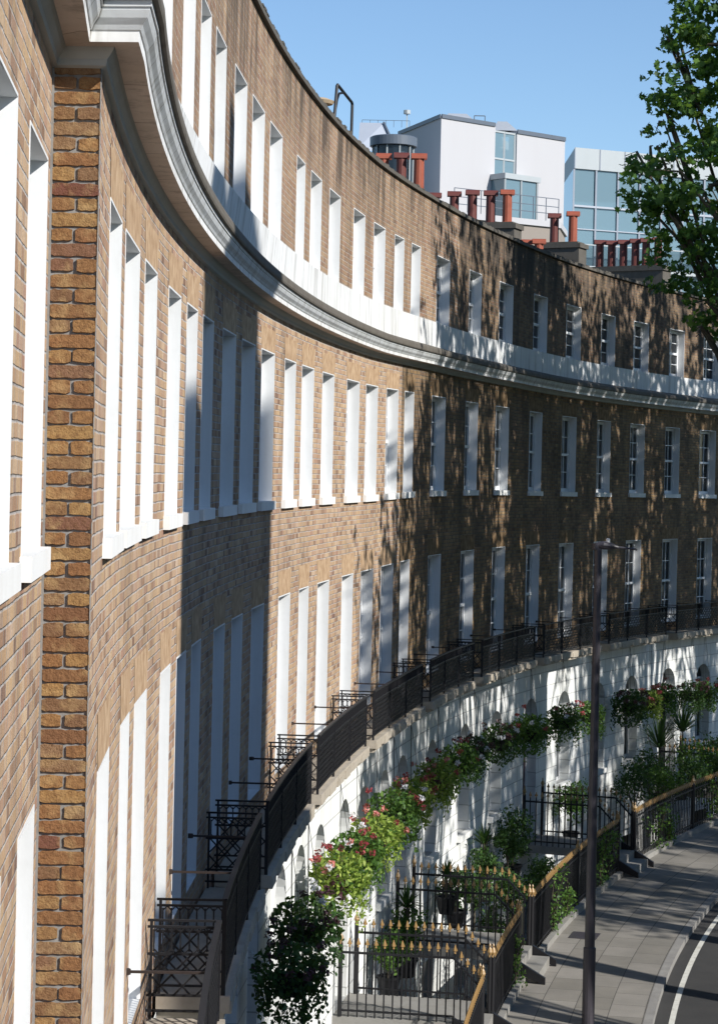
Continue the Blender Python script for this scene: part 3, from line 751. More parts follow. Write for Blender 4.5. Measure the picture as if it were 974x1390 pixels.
# ---- area railings
cuts=sorted(sd for _,sd in GRAIL)
GR_D=2.42
segs=[]; cur=S0+.3
for sd in cuts: segs.append((cur,sd-.8)); cur=sd+.8
segs.append((cur,66.5))
segs2=[]
for a,b in segs:
    while b-a>7: segs2.append((a,a+5.6)); a+=5.6+.0
    segs2.append((a,b))
def rail_pts(a,b,d,z=.12):
    n=max(1,int((b-a)/.7)); return [Pg(a+(b-a)*i/n,d,z) for i in range(n+1)]
def ordw(k): return ['first','second','third','fourth','fifth','sixth','seventh','eighth','ninth','tenth','eleventh','twelfth','thirteenth','fourteenth','fifteenth'][k]
k=0
for a,b in segs2:
    if b<24 or b-a<.6: continue
    near='gold-speared black railing along the pavement, '+ordw(k)+' pavement run counting from the nearest'
    railing('area_railing',near,'railing',rail_pts(a+.03,b-.03,GR_D),'railings along the pavement'); k+=1
j=0
for i,sd in GRAIL:
    if sd<24: continue
    for e in (-.78,.78):
        pts=[Pm(sd+e,.15,-8.65),Pm(sd+e,1.0,-8.65),Pm(sd+e,1.95,-8.65),Pm(sd+e,GR_D-.05,-EYE+.13)]
        railing('entrance_railing','black railing with gold spearheads on the '+('left' if e<0 else 'right')+' of the '+['nearest','next nearest','third','farthest'][min(j//2,3)]+' door landing','railing',pts,'railings beside the door landings'); j+=1
# ---- setting: ground, pavement, road
def strip(mb,sa,sb,d0,d1,z,step=.8):
    n=int((sb-sa)/step)
    for i in range(n):
        a=sa+(sb-sa)*i/n;b=sa+(sb-sa)*(i+1)/n
        mb.face([Pg(a,d0,z),Pg(a,d1,z),Pg(b,d1,z),Pg(b,d0,z)],[(a,d0),(a,d1),(b,d1),(b,d0)])
SA,SB=1.0,84.
m=MB(); ks=[SA+(SB-SA)*i/100 for i in range(101)]
for a,b in zip(ks,ks[1:]):
    p,q=Pg(a,2.3,-.16),Pg(b,2.3,-.16); m.face([p,(600,p.y,-.16),(600,q.y,-.16),q])
    p,q=Pg(a,-7.9,-.16),Pg(b,-7.9,-.16); m.face([p,q,(-600,q.y,-.16),(-600,p.y,-.16)])
p,q=Pg(SA,-7.9,-.16),Pg(SA,2.3,-.16); 
m.face([(-600,p.y,-.16),(-600,-400,-.16),(600,-400,-.16),(600,q.y,-.16),q,p])
p,q=Pg(SB,-7.9,-.16),Pg(SB,2.3,-.16)
m.face([(-600,p.y,-.16),p,q,(600,q.y,-.16),(600,1500,-.16),(-600,1500,-.16)])
struct(m.build('ground',EARTH))
m=MB(); strip(m,SA,SB,2.3,4.82,0); 
n=105
struct(m.build('pavement',PAVE))
m=MB(); m.cbox(lambda s,d,h:Pg(s,d,h),SA,SB,4.82,4.98,-.18,.004,.9); m.cbox(lambda s,d,h:Pg(s,d,h),SA,SB,10.6,10.75,-.18,.0,.9); struct(m.build('kerb',KERB))
m=MB(); strip(m,SA,SB,4.98,10.6,-.12); struct(m.build('road',ROAD))
m=MB(); strip(m,SA,SB,5.22,5.32,-.114); struct(m.build('road_line',LINE))
m=MB(); strip(m,SA,SB,10.75,34,-.004,1.2); struct(m.build('garden_lawn',GRASS))
m=MB(); strip(m,SA,SB,.0,2.4,-2.4); struct(m.build('basement_area',BASE_))
m=MB(); m.cbox(lambda s,d,h:Pg(s,d,h),SA,SB,2.3,2.36,-2.4,-.001,.8); struct(m.build('retaining_wall',STUC))
m=MB(); m.cbox(lambda s,d,h:Pg(s,d,h),SA,SB,2.302,2.54,-.12,.12,.8); struct(m.build('railing_plinth',STEP))
m=MB(); c=Pg(37.25,2.95,.004); a=Pg(37.0,2.75,.004)
m.face([Pg(37.0,2.75,.004),Pg(37.0,3.3,.004),Pg(37.6,3.3,.004),Pg(37.6,2.75,.004)]); 
mh=MB(); mh.cbox(lambda s,d,h:Pg(s,d,h),36.95,37.6,2.75,3.3,.001,.012,9); tag(mh.build('manhole_cover',STEEL),'square iron cover set into the pavement near the railings','manhole cover')
# ---- street lamp
lp=thing('street_lamp','tall dark slim street lamp post with a small flat LED head on the pavement','street lamp',Vector((4.03,37.0,0)))
c=Vector((4.03,37,0))
m=MB(); m.tube([c,c+Vector((0,0,1.3)),c+Vector((0,0,1.32)),c+Vector((0,0,8.0))],[.105,.105,.085,.06],14); m.build('post',STEEL,lp,smooth=False)
m=MB(); z=7.98
m.tube([c+Vector((-.04,0,z)),c+Vector((-.04,0,z+.1))],[.062,.062],10)
m.tube([c+Vector((-.05,0,z+.07)),c+Vector((.08,0,z+.075)),c+Vector((.22,0,z+.06)),c+Vector((.34,0,z+.045))],[.045,.075,.06,.02],10); m.build('lamp_head',STEEL,lp)
m=MB(); m.tube([c+Vector((.32,0,z+.045)),c+Vector((.62,0,z+.02)),c+Vector((.64,0,z-.0))],[.024,.02,.018],6); m.build('bracket_arm',STEEL,lp)
m=MB(); m.lathe(c+Vector((.16,0,z+.125)),[(.035,0),(.035,.05),(.02,.07),(0,.07)],8); m.build('photocell',SILL,lp)
# ------------------------------------------------------------------ plants
def leaf(m,p,size,rng,maple=False,droop=0.):
    a=Vector((rng.gauss(0,1),rng.gauss(0,1),rng.gauss(0,1)-droop)).normalized()
    n=Vector((rng.gauss(0,1),rng.gauss(0,1),rng.gauss(0,1)+.8)).normalized()
    b=a.cross(n)
    if b.length<.1: b=Vector((1,0,0))
    b.normalize(); s=size*rng.uniform(.7,1.25)
    if maple:
        pr=[(0,-.45),(.18,-.3),(.5,-.25),(.34,.02),(.52,.22),(.2,.22),(0,.6),(-.2,.22),(-.52,.22),(-.34,.02),(-.5,-.25),(-.18,-.3)]
    else: pr=[(0,-.5),(.28,-.1),(.2,.3),(0,.55),(-.2,.3),(-.28,-.1)]
    m.face([p+a*(y*s)+b*(x*s) for x,y in pr])
def clump(m,c,rad,n,size,rng,maple=False,droop=0.):
    for _ in range(n):
        while 1:
            v=Vector((rng.uniform(-1,1),rng.uniform(-1,1),rng.uniform(-1,1)))
            if v.length<1: break
        v=v*(v.length**-.3 if v.length>.01 else 1)
        leaf(m,c+Vector((v.x*rad[0],v.y*rad[1],v.z*rad[2])),size,rng,maple,droop)
def tree_mesh(lobes,per,size,rng,maple=True,cl=.42,ncl=22,stretch=.6):
    m=MB()
    for (x,y,z,r) in lobes:
        n=int(per*r*r)
        for _ in range(n):
            v=Vector((rng.gauss(0,1),rng.gauss(0,1),rng.gauss(0,1))).normalized()*(r*rng.uniform(.45,1.05))
            clump(m,Vector((x,y,z))+v,(cl*rng.uniform(.6,1.3),cl*rng.uniform(.6,1.3),cl*stretch),ncl,size,rng,maple,.3)
    return m
def trunk_mesh(h,lobes,r0=.42,rng=R):
    m=MB(); top=Vector((0,0,h))
    m.tube([(0,0,-.2),(.05,0,h*.3),(-.05,.08,h*.6),(0,0,h)],[r0,r0*.8,r0*.65,r0*.45],12)
    for li,(x,y,z,r) in enumerate(lobes):
        if li%2==1: continue
        st=Vector((0,0,h*rng.uniform(.55,1.0))); e=Vector((x,y,z)); mid=st.lerp(e,.5)+Vector((0,0,-.4+rng.uniform(-.3,.3)))
        m2=mid.lerp(e,.5)+Vector((rng.uniform(-.4,.4),rng.uniform(-.4,.4),-.2)); m.tube([st,mid,m2,e],[r0*.26,r0*.14,.04,.015],7)
        for _ in range(4):
            v=Vector((rng.gauss(0,1),rng.gauss(0,1),rng.gauss(0,.6))).normalized()*r*.9
            m.tube([mid.lerp(e,rng.uniform(.3,1)),e+v*.5+Vector((0,0,.1)),e+v],[.05,.03,.01],5)
    return m
def add_tree(loc,lobes,label,per,size,seed,h,trunk_r=.42,group='plane trees of the garden',**kw):
    rng=random.Random(seed); loc=Vector(loc)
    t=thing('plane_tree',label,'tree',loc,group)
    off=lambda mb:[setattr(mb,'v',[(x+loc.x,y+loc.y,z+loc.z) for x,y,z in mb.v])]
    a=trunk_mesh(h,lobes,trunk_r,rng); off(a); a.build('trunk',BARK,t,smooth=True)
    b=tree_mesh(lobes,per,size,rng,**kw); off(b); b.build('crown',LTREE,t)
    return t
# the tree whose boughs hang into view at the right
TV=Vector((11.6,48.0,0))
def imgp(px,py,dy=0.):      # helper: offsets of the boughs measured in metres from the trunk
    k=(48.0+dy)/3000.; return ((px-487)*k-TV.x,dy,EYE-(py-640)*k)
lob=[(*imgp(952,238,-.5),1.35),(*imgp(969,138,.3),1.3),(*imgp(969,48,0),1.1),(*imgp(884,250,.2),.7),(*imgp(869,203,.6),.55),(*imgp(856,263,.1),.4),(*imgp(984,318,.5),1.2),(*imgp(919,323,-.2),.75),(*imgp(896,288,.3),.55),(*imgp(914,383,0),.5),
     (*imgp(965,405,-.6),.6),(*imgp(1030,450,0),.7),(*imgp(955,440,.2),.3),(*imgp(909,118,0),.65),(*imgp(889,153,.3),.4),(*imgp(924,48,0),.6),(*imgp(899,43,.2),.35),(*imgp(934,-12,0),.75),(*imgp(974,-102,0),1.3),(*imgp(1100,368,.5),2.0),(*imgp(1090,108,.5),2.3),(*imgp(1200,238,.5),2.8),(*imgp(1130,-112,0),2.5),(*imgp(1280,38,0),2.5),(*imgp(1330,268,0),2.3)]
add_tree(TV,lob,'leafy plane tree whose boughs hang in front of the terrace at the top right',38,.15,11,9.5,ncl=15,cl=.27,stretch=.5)
# the garden trees whose shade falls on the terrace: built once, then copied
def crown_lobes(rng,rx,rz,cz,n):
    L=[]
    for _ in range(n):
        v=Vector((rng.gauss(0,1),rng.gauss(0,1),rng.gauss(0,1))).normalized()*rng.uniform(.35,.95)
        L.append((v.x*rx,v.y*rx,cz+v.z*rz,rng.uniform(1.2,2.0)))
    return L
rng=random.Random(5)
LA=crown_lobes(rng,4.3,8.2,17.2,34)
TREES=[] 
T_LAB=[]
def uv2xy(u,v): return Vector(((.8*u+v)/1.2806,(u-.8*v)/1.2806,0))
spots=[(31.6,-9.5,.74),(35.2,-11.5,.92),(39.5,-14,1.0),(44.0,-16.5,1.0),(48.5,-17.5,1.02),(53.,-18.5,1.0),(57.5,-19,1.0),(62.,-19.5,1.05),(42,-5,.85),(50,-7,.9),(58,-9,.9),(21.9,-.5,.6)]
proto=None
for k,(u,v,sc) in enumerate(spots):
    p=uv2xy(u,v)
    if k==0:
        proto=add_tree(p,LA,'plane tree of the garden, beyond the right edge of the photo',3.9,.25,21,10.,ncl=16,cl=.42,stretch=2.4); t=proto
    else:
        t=proto.copy(); col.objects.link(t); t.location=p
        for ch in proto.children:
            c=ch.copy(); col.objects.link(c); c.parent=t
    t.rotation_euler=(0,0,k*1.7); t.scale=(sc,sc,sc*(1. if sc<1.05 else 1.))
    t['label']='plane tree standing in the garden beyond the right edge, '+ordw(k)+' of the row'
# --- hanging baskets
def basket(s,h,kind,label,r=.33,d=.62):
    r*=1.15
    rng=random.Random(int(s*100)); c=Pm(s,d,h)
    t=thing('hanging_basket',label,'flower basket',c,'hanging baskets under the balconies')
    m=MB(); m.lathe(c+Vector((0,0,-.16)),[(0,-.1),(.1,-.09),(.18,-.03),(.22,.08),(.23,.14),(.21,.15)],12); m.build('basket_bowl',FPURP if kind==1 else IRON,t)
    m=MB(); up=Pm(s,d-.02,-4.45)
    for e in (-.2,.2): m.beam(c+Vector((0,e,0)),up+Vector((0,e*.7,0)),.007)
    m.beam(c+Vector((.2,0,0)),up,.007); m.build('chain',IRON,t)
    leafm={0:LDARK,1:LLIME,2:LMID}[kind]
    m=MB(); nn_=int(420*(r/.36)**2); clump(m,c+Vector((0,0,.05)),(r,r,r*.7),nn_,.08,rng); clump(m,c+Vector((0,0,-.2)),(r*.95,r*.95,r*.85),nn_,.07,rng,droop=.8)
    for _ in range(7):
        a=rng.uniform(0,6.28); clump(m,c+Vector((r*.85*math.cos(a),r*.85*math.sin(a),-.25-rng.random()*.25)),(.08,.08,.25),30,.065,rng,droop=1)
    m.build('foliage',leafm,t)
    if kind!=0:
        m=MB(); clump(m,c+Vector((.03,0,-.05)),(r*.9,r*.9,r*.75),170,.08,rng,droop=.4); m.build('darker_foliage',LMID if kind==1 else LDARK,t)
    for fm,nn,nm in {0:((FPURP,14,'purple_flower_head'),(FWHITE,3,'white_flower_head')),1:((FPINK,5,'pink_flower_head'),(FRED,5,'red_flower_head'),(FWHITE,1,'white_flower_head')),2:((FRED,5,'red_flower_head'),(FWHITE,2,'white_flower_head'))}[kind]:
        cen=Vector((rng.uniform(-.12,.12),rng.uniform(-.2,.1),.18))
        for _ in range(nn):
            v=Vector((rng.gauss(.1,.7),rng.gauss(-.35,.7),abs(rng.gauss(.3,.6)))).normalized()*r*rng.uniform(.85,1.08)
            q=c+v+cen*.3
            m=MB(); clump(m,q,(.06,.06,.05),22,.055,rng); m.build(nm,fm,t)
BK=[(18.1,-5.95,0,'dark trailing basket partly hidden under the near balcony, left of the large dark one',.42),
    (20.0,-5.75,0,'large dark basket with purple and white flowers, lowest on the left',.42),
    (23.6,-5.78,1,'basket of coral pink geraniums and lime foliage next to the large dark one',.40),
    (25.4,-5.75,2,'mid green basket with white flowers above and right of the coral pink one',.38),
    (27.6,-5.85,1,'brightest lime basket with red flowers near the first spearhead railings',.40),
    (29.4,-5.72,2,'mid green trailing basket with red flowers left of the dark arched door',.42),
    (31.2,-5.70,1,'lime and red basket just below the dark arched doorway',.36),
    (34.0,-5.78,1,'lime and dark red basket right of the dark arched doorway',.40),
    (36.2,-5.72,2,'dark red and green basket, second right of the dark arched doorway',.36),
    (37.6,-5.70,0,'dark leafy basket with purple tips before the grey arches',.32),
    (40.2,-5.75,0,'dark basket halfway between the second door and the grey arches',.36),
    (43.0,-5.85,2,'green basket with white dots left of the pink door',.42),
    (45.9,-5.85,2,'round green basket over the pink front door',.36),
    (48.3,-5.92,2,'green and red basket immediately left of the lamp post',.34),
    (51.6,-5.94,0,'wide dark basket right of the lamp post',.44),
    (53.3,-5.98,1,'yellow-green basket right of the wide dark one',.30),
    (54.4,-5.90,2,'basket with dark crown and green skirt near the spiky plants',.34),
    (56.6,-6.02,0,'dark basket above the spiky plants',.38),
    (57.6,-6.05,2,'green basket with white flowers above the spiky plants',.32),
    (59.4,-6.0,2,'last green basket at the right edge',.36)]
for s,h,k_,lab,r in BK: basket(s,h,k_,lab,r)
def shrub(s,d,h,r,label,kind='round',mat=LDARK,hg=1.,pot_=True,name='potted_shrub',cat='shrub',n=420,base_h=None):
    rng=random.Random(int(s*77+d*10)); c=Pm(s,d,h)
    bh=base_h if base_h is not None else h-r*hg-.35
    bz=Pm(s,d,bh)
    t=thing(name,label,cat,bz,'plants in the front areas')
    if pot_:
        m=MB(); m.lathe(bz,[(0,0),(.14,0),(.2,.3),(.22,.3),(.22,.34),(.18,.34),(.17,.3),(0,.3)],12); m.build('plant_pot',IRON,t)
    m=MB(); m.tube([bz+Vector((0,0,.2 if pot_ else 0)),c],[.03,.02],6)
    for _ in range(5): m.tube([bz.lerp(c,.6),c+Vector((rng.uniform(-r,r)*.7,rng.uniform(-r,r)*.7,rng.uniform(-.3,.6)*r))],[.015,.008],5)
    m.build('stem',BARK,t)
    m=MB()
    if kind=='spiky':
        for _ in range(70):
            a=rng.uniform(0,6.28); el=rng.uniform(.15,1.45); L=r*rng.uniform(1.,1.5); o=Vector((math.cos(a)*math.cos(el),math.sin(a)*math.cos(el),math.sin(el)))
            w=Vector((-math.sin(a),math.cos(a),0))*.022
            p0=c;p1=c+o*L*.55;p2=c+o*L+Vector((0,0,-L*.28*math.cos(el)))
            m.face([p0-w*.6,p0+w*.6,p1+w,p1-w]);m.face([p1-w,p1+w,p2])
    else:
        for _ in range(int(n/11)):
            v=Vector((rng.gauss(0,1),rng.gauss(0,1),rng.gauss(0,1))).normalized()*rng.uniform(.3,.95)
            clump(m,c+Vector((v.x*r,v.y*r,v.z*r*hg)),(r*.3,r*.3,r*.3),24,.075,rng)
    m.build('foliage',mat,t); return t
shrub(42.3,.45,-8.05,.55,'large round clipped bush against the white wall left of the pink door',n=700,base_h=-9.1)
shrub(41.6,.5,-8.25,.4,'smaller dark bush touching the left of the large round bush',base_h=-9.1)
shrub(39.8,.4,-7.95,.38,'spiky leaved dark shrub below the grey arches',kind='spiky',base_h=-8.9)
shrub(39.6,.5,-8.25,.38,'leafy dark shrub under the spiky one at the white wall',base_h=-9.1)
shrub(36.0,.45,-8.0,.32,'small spiky shrub behind the second row of railings',kind='spiky',base_h=-8.7)
shrub(36.7,.5,-8.3,.42,'broad dark shrub behind the second row of railings',base_h=-9.1)
shrub(32.3,.4,-7.9,.33,'spiky potted plant behind the nearest row of railings',kind='spiky',base_h=-8.6)
shrub(32.1,.45,-8.25,.42,'bushy green plant with white flowers behind the nearest railings',mat=LMID,base_h=-9.1)
shrub(30.6,.4,-8.3,.36,'low leafy plant by the nearest railings, half hidden',mat=LMID,base_h=-9.1)
shrub(37.6,.7,-8.5,.45,'low dark shrub between the second row railings and the wall',base_h=-9.6,pot_=False,name='area_shrub')
shrub(38.4,1.3,-8.6,.5,'dark shrub filling the area behind the railings left of the lamp post',base_h=-9.8,pot_=False,name='area_shrub',n=600)
shrub(35.2,1.6,-8.75,.45,'dark shrub in the area right of the second landing',base_h=-9.8,pot_=False,name='area_shrub')
shrub(40.6,1.5,-8.7,.5,'dark shrub in the area below the large round bush',base_h=-9.8,pot_=False,name='area_shrub',n=600)
shrub(47.4,.45,-7.95,.5,'bright leafy shrub inside the railings just left of the lamp post',mat=LMID,n=600,hg=1.2,base_h=-9.1)
shrub(53.6,.8,-7.3,.8,'tall spiky cordyline in front of the white wall right of the lamp',kind='spiky',name='cordyline',cat='spiky plant',pot_=True,base_h=-8.9)
shrub(55.2,.9,-7.0,.75,'second cordyline with long thin leaves, right of the first',kind='spiky',name='cordyline',cat='spiky plant',base_h=-8.9)
for q,(s,d,h,r) in enumerate([(50.4,1.2,-7.85,.6),(51.6,1.6,-8.0,.6),(52.6,.9,-7.75,.6),(53.2,1.9,-7.95,.6),(54.4,1.5,-7.7,.6),(55.0,2.0,-7.95,.55),(56.6,1.3,-7.7,.6),(57.8,1.8,-7.9,.6),(59.2,1.2,-7.8,.6)]):
    shrub(s,d,h,r,ordw(q)+' shrub of the dense row behind the pavement railing right of the lamp',mat=[LDARK,LMID,LDARK][q%3],pot_=False,name='area_shrub',n=650,base_h=-9.6)
def climber(s,label,hh=1.,w=.25):
    rng=random.Random(int(s*31)); c=Pg(s,GR_D+.02,.1)
    t=thing('climbing_plant',label,'climbing plant',c,'climbers on the pavement railings')
    m=MB(); 
    for _ in range(4): m.tube([c,c+Vector((rng.uniform(-.1,.1),rng.uniform(-.1,.1),hh*.5)),c+Vector((rng.uniform(-w,w),rng.uniform(-w,w),hh))],.008,5)
    m.build('vine_stem',BARK,t)
    m=MB()
    for _ in range(int(16*hh)+8):
        z=rng.random(); clump(m,Pg(s+rng.gauss(0,w),GR_D+rng.uniform(-.08,.14),.1+z*hh),(.14,.14,.16),14,.075,rng)
    m.build('foliage',LMID,t)
climber(36.9,'climber with bright leaves on the railings left of the lamp post',1.15,.3)
climber(38.5,'thin climber on the railings just left of the lamp post, farther one',.8,.2)
climber(42.4,'dense climber on the railings immediately right of the lamp post',1.15,.35)
climber(43.2,'leafy climber beside the stone steps right of the lamp post',1.0,.3)
climber(48.2,'climber on the railings right of the stone steps',.95,.35)
climber(49.3,'small climber farther right of the stone steps',.6,.25)
climber(53.3,'climber on the railings at the right edge',1.,.3)
climber(33.0-.9,'thin climber beside the nearest stone steps',.8,.2)
# ------------------------------------------------------------------ modern buildings behind
def quadpts(p,q,z0,z1): return [(*p,z0),(*q,z0),(*q,z1),(*p,z1)]
def prism(m,pts,z0,z1):
    n=len(pts); m.face([(*p,z1) for p in pts]); m.face([(*p,z0) for p in pts][::-1])
    for i in range(n):
        j=(i+1)%n; m.face(quadpts(pts[i],pts[j],z0,z1))
def V2(p,q,t,o=0.):      # point along p->q with outward offset o (right of direction)
    dx,dy=q[0]-p[0],q[1]-p[1]; L=math.hypot(dx,dy); return (p[0]+dx*t+dy/L*o,p[1]+dy*t-dx/L*o)
K=(3.37,100.);Rr=(9.45,105.2);Lf=(1.55,105.4)
BW=thing('white_office_block','white rendered modern block with a tall narrow glazed slot, behind the terrace roofs','building',(5,105,0))
back=(7.6,110.4)
m=MB()
TOP=EYE+16.2
sl=(.425,.60)     # glazed slot along the front
a0,a1=V2(K,Rr,sl[0]),V2(K,Rr,sl[1])
ins=lambda p:(p[0]-.35,p[1]+.45)
prism(m,[K,a0,ins(a0),back,Lf],-.1,TOP); m.build('white_wall',MWHITE,BW)
m=MB(); prism(m,[a1,Rr,back,ins(a1)],-.1,TOP-.15); m.build('white_wing_wall',MWHITE,BW)
m=MB(); A,B2=V2(K,Rr,sl[0]+.002,-.12),V2(K,Rr,sl[1]-.002,-.12); m.face(quadpts(A,B2,0,TOP-.3)); m.build('slot_glazing',BGLASS,BW)
m=MB()
for t in (0,.5,1):
    x=V2(A,B2,t); m.beam((*x,0),(*x,TOP-.25),.09)
for h in (16.0,14.75,13.2): m.beam((*A,EYE+h-.1),(*B2,EYE+h-.1),.08)
m.build('slot_mullion',LOUV,BW)
# projecting glazed bay
c0,c1=V2(K,Rr,.40),V2(K,Rr,.66); f0,f1=V2(K,Rr,.40,.9),V2(K,Rr,.66,.9)
m=MB(); prism(m,[c0,f0,f1,c1],-.1,EYE+13.6); m.build('glazed_bay',BGLASS,BW)
m=MB(); 
for t in (0,.5,1):
    x=V2(f0,f1,t,.03); m.beam((*x,0),(*x,EYE+13.6),.08)
prism(m,[V2(K,Rr,.39),V2(K,Rr,.39,1.),V2(K,Rr,.68,1.),V2(K,Rr,.68)],EYE+13.6,EYE+13.85); m.build('bay_frame',LOUV,BW)
e=.06
m=MB(); prism(m,[V2(Lf,K,0,e),V2(Lf,K,1,e),V2(Lf,K,1,e-.04),V2(Lf,K,0,e-.04)],TOP-.12,TOP+.06); m.build('roof_flashing',DGREY,BW)
m=MB(); prism(m,[V2(K,Rr,0,e),V2(K,Rr,.42,e),V2(K,Rr,.42,e-.05),V2(K,Rr,0,e-.05)],TOP-.12,TOP+.06); m.build('roof_flashing',DGREY,BW)
m=MB(); prism(m,[V2(K,Rr,.6,e),V2(K,Rr,1,e),V2(K,Rr,1,e-.05),V2(K,Rr,.6,e-.05)],TOP-.27,TOP-.08); m.build('roof_flashing',DGREY,BW)
m=MB()     # small monopitch rooflights
for x0,x1,y in ((3.5,5.1,102.),(5.9,7.1,104.)):
    m.face([(x0,y,TOP),(x1,y,TOP),(x1-.5,y,TOP+.42),(x0+.25,y,TOP+.42)]);m.face([(x0,y+2,TOP),(x1,y+2,TOP),(x1-.5,y+2,TOP+.42),(x0+.25,y+2,TOP+.42)][::-1])
    m.face([(x0,y,TOP),(x0+.25,y,TOP+.42),(x0+.25,y+2,TOP+.42),(x0,y+2,TOP)]);m.face([(x0+.25,y,TOP+.42),(x1-.5,y,TOP+.42),(x1-.5,y+2,TOP+.42),(x0+.25,y+2,TOP+.42)]);m.face([(x1-.5,y,TOP+.42),(x1,y,TOP),(x1,y+2,TOP),(x1-.5,y+2,TOP+.42)])
m.build('rooflight',MGREY,BW)
m=MB()
for x in (5.0,5.5): m.beam((x,103,TOP),(x,103,TOP+.5),.04)
m.beam((5.0,103,TOP+.5),(5.5,103,TOP+.5),.04); m.build('roof_guard_rail',DGREY,BW)
m=MB(); m.beam((1.9,104.6,TOP-.3),(1.9,104.6,TOP+.95),.06); m.lathe((1.9,104.6,TOP+.75),[(0,0),(.16,.02),(.16,.2),(0,.22)],8); m.build('roof_aerial',LOUV,BW)
# white terrace with thin railing and brick plinth
BT=thing('brick_podium','low brown brick podium with a white parapet and thin railing below the white block','building',(6,92,0))
T0,T1=(3.75,91.5),(8.35,94.6)
m=MB(); prism(m,[T0,T1,(8.9,98),(4.3,97)],-.1,EYE+10.6); m.build('brick_wall',BRD,BT)
m=MB(); prism(m,[V2(T0,T1,0,.1),V2(T0,T1,1,.1),(9.0,98),(4.3,97)],EYE+10.6,EYE+10.85); m.build('white_parapet',MWHITE,BT)
m=MB()
for t in range(9):
    x=V2(T0,T1,t/8.,-.1); m.beam((*x,EYE+10.85),(*x,EYE+11.85),.035)
for z in (11.85,11.5,11.2):
    m.beam((*V2(T0,T1,0,-.1),EYE+z),(*V2(T0,T1,1,-.1),EYE+z),.03)
m.build('terrace_railing',DGREY,BT)
# glass office
GA,GB=(10.9,116.),(22.,121.)
BG=thing('glass_office','pale blue glass curtain-walled office with a grey louvred top floor','building',(14,118,0))
bk=[(25.,130.),(11.,130.)]
m=MB(); prism(m,[GA,GB]+bk,-.1,EYE+16.15); m.build('curtain_wall_glass',BGLASS,BG)
m=MB(); prism(m,[V2(GA,GB,0,.12),V2(GA,GB,1,.12)]+bk,EYE+16.15,EYE+17.25); m.build('louvre_band',LOUV,BG)
for t in range(9): 
    m=MB(); x=V2(GA,GB,t/8.,.13); m.beam((*x,EYE+16.15),(*x,EYE+17.25),.05); m.build('louvre_joint',MGREY,BG)
m=MB(); 
for t in range(10):
    x=V2(GA,GB,t/9.*.995,.06); m.beam((*x,EYE+2),(*x,EYE+16.15),.09)
for h in (14.2,10.6,9.0,7.4,13.0): m.beam((*V2(GA,GB,0,.06),EYE+h),(*V2(GA,GB,1,.06),EYE+h),.1 if h!=13.0 else .05)
m.build('mullion',MGREY,BG)
m=MB(); m.face(quadpts(V2(GA,GB,0,.9),V2(GA,GB,1,.9),EYE+11.0,EYE+12.1)); m.face(quadpts(V2(GA,GB,0,.1),V2(GA,GB,0,.9),EYE+11.0,EYE+12.1)); m.build('balcony_glass',GLASS,BG)
m=MB(); prism(m,[V2(GA,GB,0,.0),V2(GA,GB,0,.95),V2(GA,GB,1,.95),V2(GA,GB,1,.0)],EYE+10.8,EYE+11.0); m.beam((*V2(GA,GB,0,.9),EYE+12.1),(*V2(GA,GB,1,.9),EYE+12.1),.06); m.build('balcony_slab',LOUV,BG)
m=MB(); q=[(11.7,119.),(14.1,120.),(14.1,124.),(11.7,124.)]; z=EYE+17.25
t=[(12.2,120.),(13.6,120.8),(13.6,123.5),(12.2,123.5)]
m.face([(*p,z+.55) for p in t])
for i in range(4):
    j=(i+1)%4; m.face([(*q[i],z),(*q[j],z),(*t[j],z+.55),(*t[i],z+.55)])
m.build('rooftop_plant',MWHITE,BG)
# rotunda and grey roof
RT=thing('round_glass_lantern','small round glazed lantern with a flat dark disc roof beside the white block','roof lantern',(2.0,92,0))
m=MB(); cz=EYE+13.55; m.lathe((1.13,92,cz),[(0,-.02),(.94,-.02),(.98,0),(.98,.36),(.9,.40),(0,.42)],40); m.build('disc_roof',DGREY,RT)
m=MB(); m.lathe((1.13,92,0),[(.82,0),(.82,cz)],24); m.build('lantern_glazing',GLASS,RT)
m=MB()
for t in range(10):
    a=2*math.pi*t/10; m.beam((1.13+.85*math.cos(a),92+.85*math.sin(a),0),(1.13+.85*math.cos(a),92+.85*math.sin(a),cz),.06)
m.build('lantern_post',LOUV,RT)
m=MB(); m.lathe((1.13,92,0),[(0,0),(.6,0),(.6,cz-.1),(0,cz-.1)],16); m.build('lantern_core',DGREY,RT)
GRf=thing('grey_pitched_roof_block','grey building with a pale sloping metal roof left of the round lantern','building',(.3,96,0))
m=MB(); z0,z1=EYE+13.9,EYE+15.4
m.face([(-.35,95,z0),(1.35,95.6,z0-.2),(.75,97.5,z1),(-.3,97.5,z1)]); m.face([(1.35,95.6,z0-.2),(1.5,100,z0-.2),(.75,97.5,z1)]); m.face([(-.35,95,z0),(-.3,97.5,z1),(-.35,100,z0)]); m.build('sloping_roof',MGREY,GRf)
m=MB(); prism(m,[(-.35,95),(1.35,95.6),(1.5,100),(-.35,100)],-.1,z0-.21); m.build('grey_wall',MGREY,GRf)
m=MB(); m.beam((.75,97.4,z1+.02),(1.4,95.55,z0-.15),.07); 
for t in range(7): m.beam((-.2+t*.35,98,z1-.1),(-.2+t*.35,98,z1+.2),.02)
m.beam((-.2,98,z1+.2),(1.9,98,z1+.2),.02); m.build('roof_edge_rail',DGREY,GRf)
